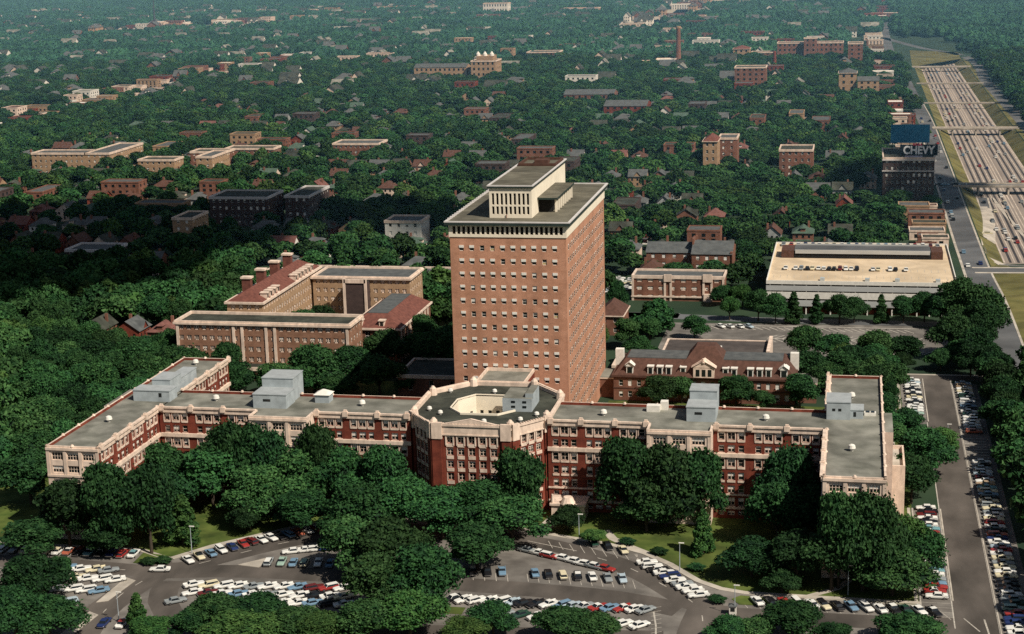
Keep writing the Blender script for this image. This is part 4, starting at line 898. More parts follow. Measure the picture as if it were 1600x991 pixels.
# ============================================================ houses
rh = random.Random(5)
HW = [(M_white, 'white'), (M_cream, 'cream'), (M_red, 'red brick'), (M_brown, 'brown brick'), (mat('grey_siding', (.3, .31, .3)), 'grey'), (M_buff, 'buff'), (M_brown, 'brown brick')]
HR = [(M_slate, 'grey'), (M_slate, 'grey'), (M_btile, 'brown'), (M_dgrey, 'dark'), (M_slate, 'grey'), (M_btile, 'brown'), (mat('faded_red_shingle', (.17, .075, .06), var=.25), 'faded red'), (M_dgrey, 'dark'), (mat('green_shingle', (.07, .11, .08), var=.2), 'green')]
HM = {}
def house_meshes(kind, wm, rm):
    key = (kind, wm.name, rm.name)
    if key in HM: return HM[key]
    w_, d_, h = {'hip': (10, 12, 6.2), 'gable': (8.5, 13, 5.8), 'cross': (11, 11, 6.4)}[kind]
    P = [(-w_/2, -d_/2), (w_/2, -d_/2), (w_/2, d_/2), (-w_/2, d_/2)]; b = MB()
    for i in range(4):
        A, B = P[i], P[(i+1) % 4]; L = math.dist(A, B); facade(b, A, B, 0, h, grid(.5, L-.5, 3, 1.2), [(.9, 2.5), (3.8, 5.3)], .15, back=1)
    wall = b.mesh('wall', [wm, M_glass]); b = MB()
    if kind == 'hip': b.hip(-w_/2, w_/2, -d_/2, d_/2, h, 3.6, 0, over=.6); b.box(-1.2, 1.2, -d_/2+.6, -1, h+.6, h+2.4, 1); b.hip(-1.3, 1.3, -d_/2+.5, -.6, h+2.4, .9, 0)
    elif kind == 'gable': b.gable(-w_/2, w_/2, -d_/2, d_/2, h, 4.2, 0, 1, axis='y', over=.6)
    else: b.gable(-w_/2, w_/2, -d_/2, d_/2, h, 4, 0, 1, axis='x', over=.6); b.gable(-2.4, 2.4, -d_/2-.2, 0, h, 3.2, 0, 1, axis='y', over=.4)
    roof = b.mesh('roof', [rm, wm]); b = MB(); b.box(w_*.22, w_*.22+1, 1, 2, h, h+5); ch = b.mesh('chimney', M_brown)
    b = MB(); b.box(-w_/2+.8, w_/2-.8, -d_/2-2.4, -d_/2, 2.7, 3.1, 0); b.box(-w_/2+.8, w_/2-.8, -d_/2-2.4, -d_/2, 0, .6, 1)
    for x in (-w_/2+1, 0, w_/2-1): b.box(x-.15, x+.15, -d_/2-2.3, -d_/2-2, .6, 2.7, 1)
    po = b.mesh('porch', [rm, M_white]); HM[key] = (wall, roof, ch, po); return HM[key]
def free(x, y, r):
    return not any(a-r < x < b+r and c-r < y < d+r for a, b, c, d in FOOT)
def inview(x, y, mg=0.03):
    return y > 200 and math.atan2(x, y) > YAW-.304-mg and math.atan2(x, y) < YAW+.304+mg
HOUSES = []
row = 0
for y0 in [598+0]+[i for i in range(735, 1560, 47)]:
    row += 1; n = 0; x = -620
    while x < 30:
        x += 14.5+rh.uniform(-1, 4)
        if abs((x % 260)-20) < 11: continue                # side streets
        yy = y0+rh.uniform(-2.5, 2.5)
        if y0 < 700 and x > -250: continue
        if not inview(x, yy, .0) or not free(x, yy, 8) or abs(x+740) < 30: continue
        if x > 22 and yy > 740: continue
        if rh.random() > (.62 if yy < 1150 else .45): continue
        n += 1; HOUSES.append((x, yy, row, n))
HOUSES.sort(key=lambda q: q[1])
def house(x, y, row, n, stuff=False):
    kd = rh.choice(('hip', 'gable', 'cross', 'hip')); wm, wn_ = rh.choice(HW); rm, rn_ = rh.choice(HR); rz = rh.choice((0, math.pi, math.pi/2))
    me = house_meshes(kd, wm, rm)
    lb = f"{wn_} house, {rn_} {dict(hip='hipped', gable='gabled', cross='cross-gabled')[kd]} roof, {ORD[n-1]} from left in {ORD[row-1]} row beyond hospital"
    t = thing('house', lb, 'house', (x, y, 0), rz, 'houses among the trees beyond the hospital'); foot(x-6, x+6, y-7, y+7, 1)
    for nm, m_ in zip(('wall', 'roof', 'chimney', 'porch'), me):
        if nm == 'porch' and y > 1000: continue
        if nm == 'chimney' and y > 1250: continue
        o = bpy.data.objects.new(nm, m_); COL.objects.link(o); o.parent = t
for q in HOUSES[:290]: house(*q)
SHOW = [(q[0], q[1]) for q in HOUSES[:290] if rh.random() < .85]
# ============================================================ cars
CM = {}
def car_meshes(kind):
    """1950s car, length 5.3 along x, nose at +x; body without the separate parts"""
    if kind in CM: return CM[kind]
    b = MB()
    st = [(-2.65, .50, .74, .80), (-2.5, .42, .86, .90), (-1.5, .36, .94, .93), (-.9, .34, .96, .93), (.7, .34, .98, .93), (1.6, .36, .95, .92), (2.4, .40, .88, .88), (2.62, .46, .76, .80)]
    k = len(b.v)
    for x, z0, z1, w_ in st: b.v += [(x, -w_*.93, z0), (x, -w_, z0+.2), (x, -w_, z1-.12), (x, -w_*.82, z1), (x, w_*.82, z1), (x, w_, z1-.12), (x, w_, z0+.2), (x, w_*.93, z0)]
    for i in range(len(st)-1):
        for j in range(8): a = k+i*8+j; c = k+i*8+(j+1) % 8; b.f.append((a, c, c+8, a+8)[::-1]); b.mi.append(0)
    b.f.append(tuple(range(k, k+8))[::-1] if False else tuple(range(k, k+8))); b.mi.append(0); b.f.append(tuple(range(k+8*(len(st)-1), k+8*len(st)))[::-1]); b.mi.append(0)
    for s in (-1, 1): b.box(-2.6, -1.2, s*.86-.06, s*.86+.06, .85, 1.06)       # tail fins
    body = b.mesh('body', [mat('car_paint', (.5, .5, .5))])
    xb0, xb1, xt0, xt1 = {'sedan': (-1.55, .95, -1.1, .45), 'wagon': (-2.4, .95, -2.2, .45), 'coupe': (-1.4, .85, -.75, .35)}[kind]
    b = MB(); B0 = [(xb0, -.82), (xb1, -.82), (xb1, .82), (xb0, .82)]; T0 = [(xt0, -.66), (xt1, -.66), (xt1, .66), (xt0, .66)]
    for i in range(4):
        j = (i+1) % 4; b.quad((*B0[i], .94), (*B0[j], .94), (*T0[j], 1.40), (*T0[i], 1.40))
    glass = b.mesh('window_glass', [M_carglass])
    b = MB(); b.prism([(xt0-.05, -.68), (xt1+.05, -.68), (xt1+.05, .68), (xt0-.05, .68)], 1.40, 1.47, bottom=True)
    for (x, y), (x2, y2) in zip(B0, T0):
        b.quad((x-.05, y*1.01, .94), (x+.07, y*1.01, .94), (x2+.06, y2*1.03, 1.41), (x2-.06, y2*1.03, 1.41))
    roof = b.mesh('roof', [mat('car_paint', (.5, .5, .5))])
    b = MB(); n = 10
    for s in (-1, 1):
        pts = [(.34*math.cos(2*math.pi*i/n), s*.11, .34+.34*math.sin(2*math.pi*i/n)) for i in range(n)]
        b.quad(*(pts if s < 0 else pts[::-1]))
    for i in range(n):
        a, c = 2*math.pi*i/n, 2*math.pi*(i+1)/n; b.quad((.34*math.cos(a), .11, .34+.34*math.sin(a)), (.34*math.cos(c), .11, .34+.34*math.sin(c)), (.34*math.cos(c), -.11, .34+.34*math.sin(c)), (.34*math.cos(a), -.11, .34+.34*math.sin(a)))
    for s in (-1, 1):
        pts = [(.19*math.cos(2*math.pi*i/n), s*.12, .34+.19*math.sin(2*math.pi*i/n)) for i in range(n)]; b.quad(*(pts if s < 0 else pts[::-1]), m=1)
    wheel = b.mesh('wheel', [M_rubber, M_chrome])
    b = MB(); b.box(-.1, .1, -.9, .9, .36, .56); bump = b.mesh('bumper', [M_chrome])
    CM[kind] = (body, glass, roof, wheel, bump); return CM[kind]
PAINT = {'white': (.78, .76, .70), 'cream': (.70, .62, .42), 'black': (.012, .012, .014), 'navy blue': (.02, .035, .12), 'sky blue': (.17, .28, .38), 'pale blue': (.42, .50, .54), 'grey': (.28, .30, .30), 'red': (.33, .035, .03),
         'maroon': (.13, .02, .02), 'orange-red': (.42, .12, .07), 'pale green': (.32, .44, .36), 'dark green': (.02, .06, .04), 'turquoise': (.16, .32, .34), 'tan': (.45, .32, .20), 'pink': (.6, .33, .28)}
PM = {}
def paint(c):
    if c not in PM:
        PM[c] = mat('car_paint_'+c.replace(' ', '_').replace('-', '_'), PAINT[c], rough=.32, var=.05); PM[c].node_tree.nodes['Principled BSDF'].inputs['Specular IOR Level'].default_value = .5
    return PM[c]
rc = random.Random(3)
NC = [0]
def car(x, y, ang, col, label, group, top=None, z=None, detail=True, name='parked_car'):
    kind = rc.choice(('sedan', 'sedan', 'wagon', 'coupe', 'sedan')); me = car_meshes(kind); NC[0] += 1
    z = (.03+gz(x, y)) if z is None else z
    a = R(ang)+(math.pi if rc.random() < .4 else 0)+R(rc.uniform(-2.5, 2.5))
    t = thing(name, label, 'car', (x, y, z), a, group)
    def part(nm, m_, mt=None, loc=(0, 0, 0)):
        o = bpy.data.objects.new(nm, m_); COL.objects.link(o); o.parent = t; o.location = loc
        if mt: o.material_slots[0].link = 'OBJECT'; o.material_slots[0].material = mt
    part('body', me[0], paint(col)); part('window_glass', me[1]); part('roof', me[2], paint(top or col))
    if detail:
        for wx in (-1.65, 1.65):
            for wy in (-.84, .84): part('wheel', me[3], loc=(wx, wy, 0))
        part('bumper', me[4], loc=(-2.68, 0, 0)); part('bumper', me[4], loc=(2.66, 0, 0))
COLS = ['white', 'white', 'white', 'white', 'white', 'cream', 'cream', 'black', 'black', 'grey', 'grey', 'cream', 'black', 'navy blue', 'sky blue', 'pale blue', 'grey', 'red', 'maroon', 'pale green', 'turquoise', 'tan', 'white', 'orange-red', 'dark green']
def carrow(P0, P1, cols, ang, where, group, detail=True, skip=(), z=None, n=None, jit=.25):
    P0 = Vector(P0); P1 = Vector(P1)
    if isinstance(cols, int): cols = [rc.choice(COLS) for _ in range(cols)]
    n = len(cols); k = 0
    for i, c in enumerate(cols):
        if c is None or i in skip: continue
        k += 1; p = P0.lerp(P1, i/max(1, n-1)); top = None
        if '/' in c: c, top = c.split('/')
        desc = f"{c+('-and-'+top if top else '')} car, {ORD[k-1]} {where}"
        car(p.x+rc.uniform(-jit, jit), p.y+rc.uniform(-jit, jit), ang, c, desc, group, top, z, detail)
G1 = 'cars parked around the hospital drives'
W, K = 'white', 'black'
carrow((-217.5, 376), (-181.5, 377.2), ['pale blue/white', 'grey', 'cream', 'tan', 'cream', 'white/cream', 'orange-red/white', 'black/maroon', 'turquoise/white', 'black/white', 'navy blue', 'red', 'white/turquoise'], 90, 'from the left in the straight row at the lower left kerb', G1)
carrow((-165.5, 375.3), (-155.5, 388.2), ['white', 'cream/black', 'sky blue', 'white', 'navy blue', 'red'], -48, 'from the lower left in the slanted row along the curving kerb', G1)
carrow((-154, 390), (-137.8, 403.2), ['maroon', 'white', 'white', 'black', 'sky blue', 'orange-red', 'white', 'orange-red/white', 'white'], -42, 'in the farther stretch of the slanted row along the curving kerb', G1)
car(-170.2, 367.8, 8, 'white', 'white car driving on the left drive near the planted island', 'cars on the drives', name='moving_car')
carrow((-144.3, 376.6), (-128.5, 377.8), ['grey/white', 'pale green', 'sky blue', 'cream/pale green', 'white', 'sky blue'], 100, 'from the left in the short row on the triangular island', G1)
carrow((-141, 384.5), (-129, 389), ['white', 'white', 'white', 'navy blue', 'black'], 25, 'from the left in the back row of the triangular island', G1)
carrow((-204, 360.5), (-178.6, 359.5), ['red', 'grey', 'sky blue', 'white', 'cream', 'white', 'white', 'white'], 34, 'from the left in the upper row of the lower-left car park', G1)
carrow((-203, 352.5), (-179.5, 352.6), ['white', 'navy blue', 'maroon', 'red', 'grey', 'white', 'white', 'sky blue'], 34, 'from the left in the middle row of the lower-left car park', G1)
carrow((-202, 344), (-184, 344.5), ['black', 'white', 'tan', 'grey', 'white', 'pale blue'], 34, 'from the left in the lower row of the lower-left car park', G1)
carrow((-206, 366.3), (-183, 365.3), ['white', 'black', 'white', 'sky blue', 'white', 'cream', 'grey'], 34, 'from the left in the topmost row of the lower-left car park', G1)
carrow((-156, 354.5), (-118, 357.5), ['white', 'maroon', 'white', 'sky blue', 'white', 'grey', 'white', 'white', 'black', 'white', 'cream'], 38, 'from the left in the middle row around the round tree', G1)
carrow((-190, 336), (-178.8, 335), ['grey', 'maroon', 'red', 'cream'], 40, 'from the left in the bottom-left corner group', G1)
carrow((-157.5, 359.5), (-120, 362.5), ['white', 'cream', 'white', 'white', 'grey', 'white', 'white', 'sky blue', 'maroon', 'red/white', 'white'], 38, 'from the left in the upper row around the round tree', G1)
carrow((-158, 349), (-117, 353), ['grey', None, None, 'white', 'white', None, 'navy blue', 'white', 'white', 'sky blue', 'black', 'white'], 38, 'from the left in the lower row around the round tree', G1)
carrow((-169.5, 334.5), (-160.5, 334.5), ['navy blue', 'white/red', 'grey'], 92, 'from the left in the trio at the bottom left drive', G1)
carrow((-115, 377), (-106, 377), ['white', 'cream', 'cream/red'], 100, 'from the left in the trio glimpsed beneath the central trees', G1)
carrow((-94.6, 377.6), (-83.7, 378.2), ['white', 'black/grey', 'black', 'sky blue'], 105, 'from the left in the four in front of the shaded lawn', G1)
carrow((-75.6, 378.6), (-53.6, 377.6), ['sky blue', 'black', 'cream', 'black/white', 'white', 'grey', 'pale blue'], 106, 'from the left in the front row of the pointed island', G1)
carrow((-80, 393.2), (-58.5, 383.6), ['grey', 'white', 'red/white', 'white', 'white', 'white', 'grey/white', 'red'], -22, 'from the left in the rear row of the pointed island', G1)
carrow((-91.8, 359.6), (-45.4, 359.6), ['black/white', 'white', 'white', 'white', 'white', 'pale blue', 'black', 'black', 'white', 'sky blue', 'pale blue', 'grey/white', 'red/white', 'sky blue', 'red/white', 'white', 'grey'], 46, 'from the left in the long slanted row at bottom centre', G1)
carrow((-78, 352.5), (-46, 350.8), ['grey', 'dark green', 'white', 'sky blue', None, None, 'black', 'white', 'white'], 44, 'from the left in the lower slanted row at bottom centre', G1)
carrow((-64.3, 401.2), (-56.2, 397), ['dark green', 'black', 'cream'], 112, 'from the left in the trio beside the walk to the lawn', G1)
carrow((-48.8, 389.2), (-34.2, 370.3), ['white', 'white', 'black/white', 'white', 'navy blue', 'white', 'grey/white', 'white', 'white', 'white'], 22, 'from the top in the slanted row below the right lawn', G1)
carrow((-20.5, 368.6), (20, 368), ['white', 'black', 'red', 'white', 'white', 'cream/black', 'black', 'sky blue', 'white', 'white', 'black/white', 'dark green', 'white', 'black/white'], -64, 'from the left in the slanted row at lower right', G1)
LC = ['white', 'red/white', 'red', 'sky blue', 'grey', 'white', 'turquoise', 'black', 'white', 'cream', 'white', 'grey', 'white', 'black', 'sky blue/white', 'sky blue', 'red/white', 'turquoise', 'white', 'black', 'white', 'maroon', 'black', 'white']
carrow((20.9, 377.2), (20.9, 439), LC, 2, 'from the bottom on the left of the right-hand drive', G1)
carrow((20.9, 530), (20.9, 571), ['pale green', 'white', 'white', 'white', 'black', 'white', 'cream', 'black', 'white', 'black', 'white', 'white', 'pale blue', 'white'], 2, 'from near end in the upper car park beside the right wing', G1)
carrow((38, 352), (38, 481), 46, 6, 'from the bottom on the right of the right-hand drive', G1)
carrow((38, 512), (38, 568), 19, 6, 'from near end in the far stretch right of the right-hand drive', G1)
G2 = 'cars parked behind the hospital'
carrow((-62, 645), (-40, 646), ['white', 'white', None, 'white', 'white', 'white', 'pale blue'], 125, 'from the left in the rear striped car park', G2, False)
carrow((-66, 600), (-36, 600), ['white', None, 'white', None, None, 'white', 'white'], 10, 'from the left in the yard behind the mansard roof', G2, False)
carrow((-104, 705), (-104, 735), ['white', 'pale blue', 'white', 'grey', 'white', 'red', 'white', 'white', 'white'], 5, 'from near end in the left column beside the tower', G2, False)
carrow((-98, 712), (-98, 735), ['white', 'white', 'black', 'cream', 'white', 'grey', 'white'], 5, 'from near end in the right column beside the tower', G2, False)
carrow((-31, 753.4), (37, 753.4), 22, 90, 'from the left in the back row on the garage roof', 'cars on the garage roof', False, z=13.23)
carrow((-28, 699), (22, 699), [W, None, W, 'grey', K, 'cream', W, W, K, K, 'maroon', W, W, K, None, None, 'white', 'cream', None, 'white', 'black', None, 'white'], 90, 'from the left in the front row on the garage roof', 'cars on the garage roof', False, z=13.23)
carrow((-158, 600), (-158, 612), ['pale blue', 'white', 'grey'], 60, 'from the near end beside the hall', G2, False)
print('CARS', NC[0])
# traffic: past the cap, one object
tv = MB(); rt_ = random.Random(9)
tm = [paint(c) for c in ('white', 'grey', 'sky blue', 'red', 'black', 'cream', 'navy blue')]+[M_carglass]
def tcar(x, y, z, ang=math.pi/2):
    m_ = rt_.choice((0, 0, 1, 2, 3, 4, 5, 6)); tv.obox(x, y, ang, 5.2, 1.85, z+.3, z+.95, m_); tv.obox(x, y, ang, 2.5, 1.6, z+.95, z+1.38, 7, m_)
for i in range(130):
    y = rt_.uniform(830, 1990); tcar(rt_.choice((74.2, 78, 81.8, 85.6, 95.4, 99.2, 103, 106.8)), y, DEPTH+.08)
for i in range(26): y = rt_.uniform(665, 1500); tcar(55+rt_.choice((-3, 3)), y, .05)
for x, y in ((50.5, 1026), (53.5, 1024), (60, 1028), (66.5, 860), (45, 1026), (64, 1024)): tcar(x, y, .2, 0)
tag(tv.build('motorway_traffic', tm), 'many small cars spread over the motorway lanes and service road', 'traffic', kind='stuff')
# ============================================================ trees
def rnd_dir(r):
    while True:
        v = Vector((r.uniform(-1, 1), r.uniform(-1, 1), r.uniform(-1, 1)))
        if .05 < v.length < 1: return v.normalized()
def crown_mesh(seed, nleaf, leaf, Rr=7.5, zb=3.2, zt=15.5, nl=16, M=None, upright=False, name='crown'):
    """leaf clumps scattered over many lobes around a dark broken core"""
    r = random.Random(seed); b = MB(); lobes = []
    for i in range(nl):
        a = i*2.4+r.uniform(-.5, .5); t = (i+.5)/nl
        if upright: z = zb+(zt-zb)*t; q = Rr*(1-t)**.7*r.uniform(.45, .8); s = Rr*(.42-.22*t)*r.uniform(.9, 1.25)
        else:
            t2 = r.random()**.8; z = zb+(zt-zb)*(.22+.60*t2); q = Rr*math.sqrt(max(0, 1-(t2*1.02)**2.2))*r.uniform(.45, .86); s = Rr*r.uniform(.20, .47)
        lobes.append((Vector((q*math.cos(a), q*math.sin(a), z)), s, s*r.uniform(.6, .85)))
    if not upright: lobes.append((Vector((0, 0, zb+(zt-zb)*.58)), Rr*.6, (zt-zb)*.36))
    tot = sum(s*s for _, s, _ in lobes)
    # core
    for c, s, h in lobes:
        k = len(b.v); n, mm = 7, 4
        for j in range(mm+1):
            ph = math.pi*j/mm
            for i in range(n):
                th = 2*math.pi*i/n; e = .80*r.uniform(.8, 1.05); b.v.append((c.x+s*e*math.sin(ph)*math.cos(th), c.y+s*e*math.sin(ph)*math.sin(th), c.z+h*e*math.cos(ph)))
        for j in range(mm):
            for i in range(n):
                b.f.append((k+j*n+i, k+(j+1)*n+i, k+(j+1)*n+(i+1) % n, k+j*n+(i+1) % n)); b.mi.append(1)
    for c, s, h in lobes:
        for _ in range(int(nleaf*s*s/tot)):
            d = rnd_dir(r)
            if d.z < -.45 and r.random() < .7: d.z = -d.z
            e = 1+r.gauss(0, .10)
            if r.random() < .08: e += r.uniform(.05, .25)
            p = Vector((c.x+d.x*s*e, c.y+d.y*s*e, c.z+d.z*h*e))
            nrm = (d*.9+rnd_dir(r)*1.15+Vector((0, 0, .3))).normalized(); u = nrm.orthogonal().normalized(); v = nrm.cross(u); an = r.uniform(0, 6.28)
            u, v = u*math.cos(an)+v*math.sin(an), v*math.cos(an)-u*math.sin(an); L = leaf*r.uniform(.6, 1.4); Wd = L*r.uniform(.5, .9)
            b.quad(p-u*L-v*Wd*.3, p-v*Wd, p+u*L+nrm*L*.15, p+v*Wd)
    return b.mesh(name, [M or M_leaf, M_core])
def trunk_mesh(seed, h=9, upright=False):
    r = random.Random(seed); b = MB(); b.cyl(0, 0, -.2, h*.55, .42, .30, 8)
    def limb(p, q, r0, r1):
        d = (q-p).normalized(); u = d.orthogonal().normalized(); v = d.cross(u); k = len(b.v); n = 6
        for c, rr in ((p, r0), (q, r1)):
            for i in range(n): w_ = c+(u*math.cos(6.283*i/n)+v*math.sin(6.283*i/n))*rr; b.v.append(tuple(w_))
        for i in range(n): b.f.append((k+i, k+(i+1) % n, k+n+(i+1) % n, k+n+i)); b.mi.append(0)
    for i in range(1 if upright else 6):
        a = i*1.05+r.uniform(-.3, .3); p = Vector((0, 0, h*r.uniform(.35, .54))); q = Vector((3.2*math.cos(a), 3.2*math.sin(a), h*r.uniform(.85, 1.1))) if not upright else Vector((0, 0, h*1.2)); limb(p, q, .24, .09)
        if not upright: limb(q, q+Vector((2*math.cos(a+.5), 2*math.sin(a+.5), 1.5)), .09, .04)
    return b.mesh('trunk', M_bark)
LEAFN = 11000
CR = {'broad': [crown_mesh(i, LEAFN, .35, nl=12+3*i) for i in range(5)],
      'dark': [crown_mesh(20+i, LEAFN, .35, nl=14+5*i, M=M_leaf3) for i in range(2)],
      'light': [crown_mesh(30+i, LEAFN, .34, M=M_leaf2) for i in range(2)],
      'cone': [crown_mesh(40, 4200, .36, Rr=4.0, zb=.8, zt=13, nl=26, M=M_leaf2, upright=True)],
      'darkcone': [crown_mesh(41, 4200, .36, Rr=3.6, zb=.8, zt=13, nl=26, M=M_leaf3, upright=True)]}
MIDC = {'broad': [crown_mesh(50+i, 1700, .8) for i in range(4)], 'dark': [crown_mesh(60, 1700, .8, M=M_leaf3)], 'light': [crown_mesh(61, 1700, .8, M=M_leaf2)], 'cone': CR['cone'], 'darkcone': CR['darkcone']}
TR = [trunk_mesh(i) for i in range(3)]; TRU = trunk_mesh(9, upright=True)
rt2 = random.Random(21)
TREES = []      # x, y of everything standing
NT = [0]
def tree(x, y, w_, h, kind, label, group=None, near=True, name='tree'):
    NT[0] += 1
    src = (CR if near else MIDC)[kind]; me = rt2.choice(src); base = 15.0 if 'cone' not in kind else (8.0 if kind == 'cone' else 7.2); hb = 15.5 if 'cone' not in kind else 13.5
    t = thing(name, label, 'tree', (x, y, 0), rt2.uniform(0, 6.28), group); sx = w_/base; sz = h/hb
    for nm, m_ in (('crown', me), ('trunk', TRU if 'cone' in kind else rt2.choice(TR))):
        o = bpy.data.objects.new(nm, m_); COL.objects.link(o); o.parent = t; o.scale = (sx, sx*rt2.uniform(.92, 1.08), sz); o.location = (0, 0, -.12*h if nm == 'crown' and h > 20 else 0)
    TREES.append((x, y, w_/2))
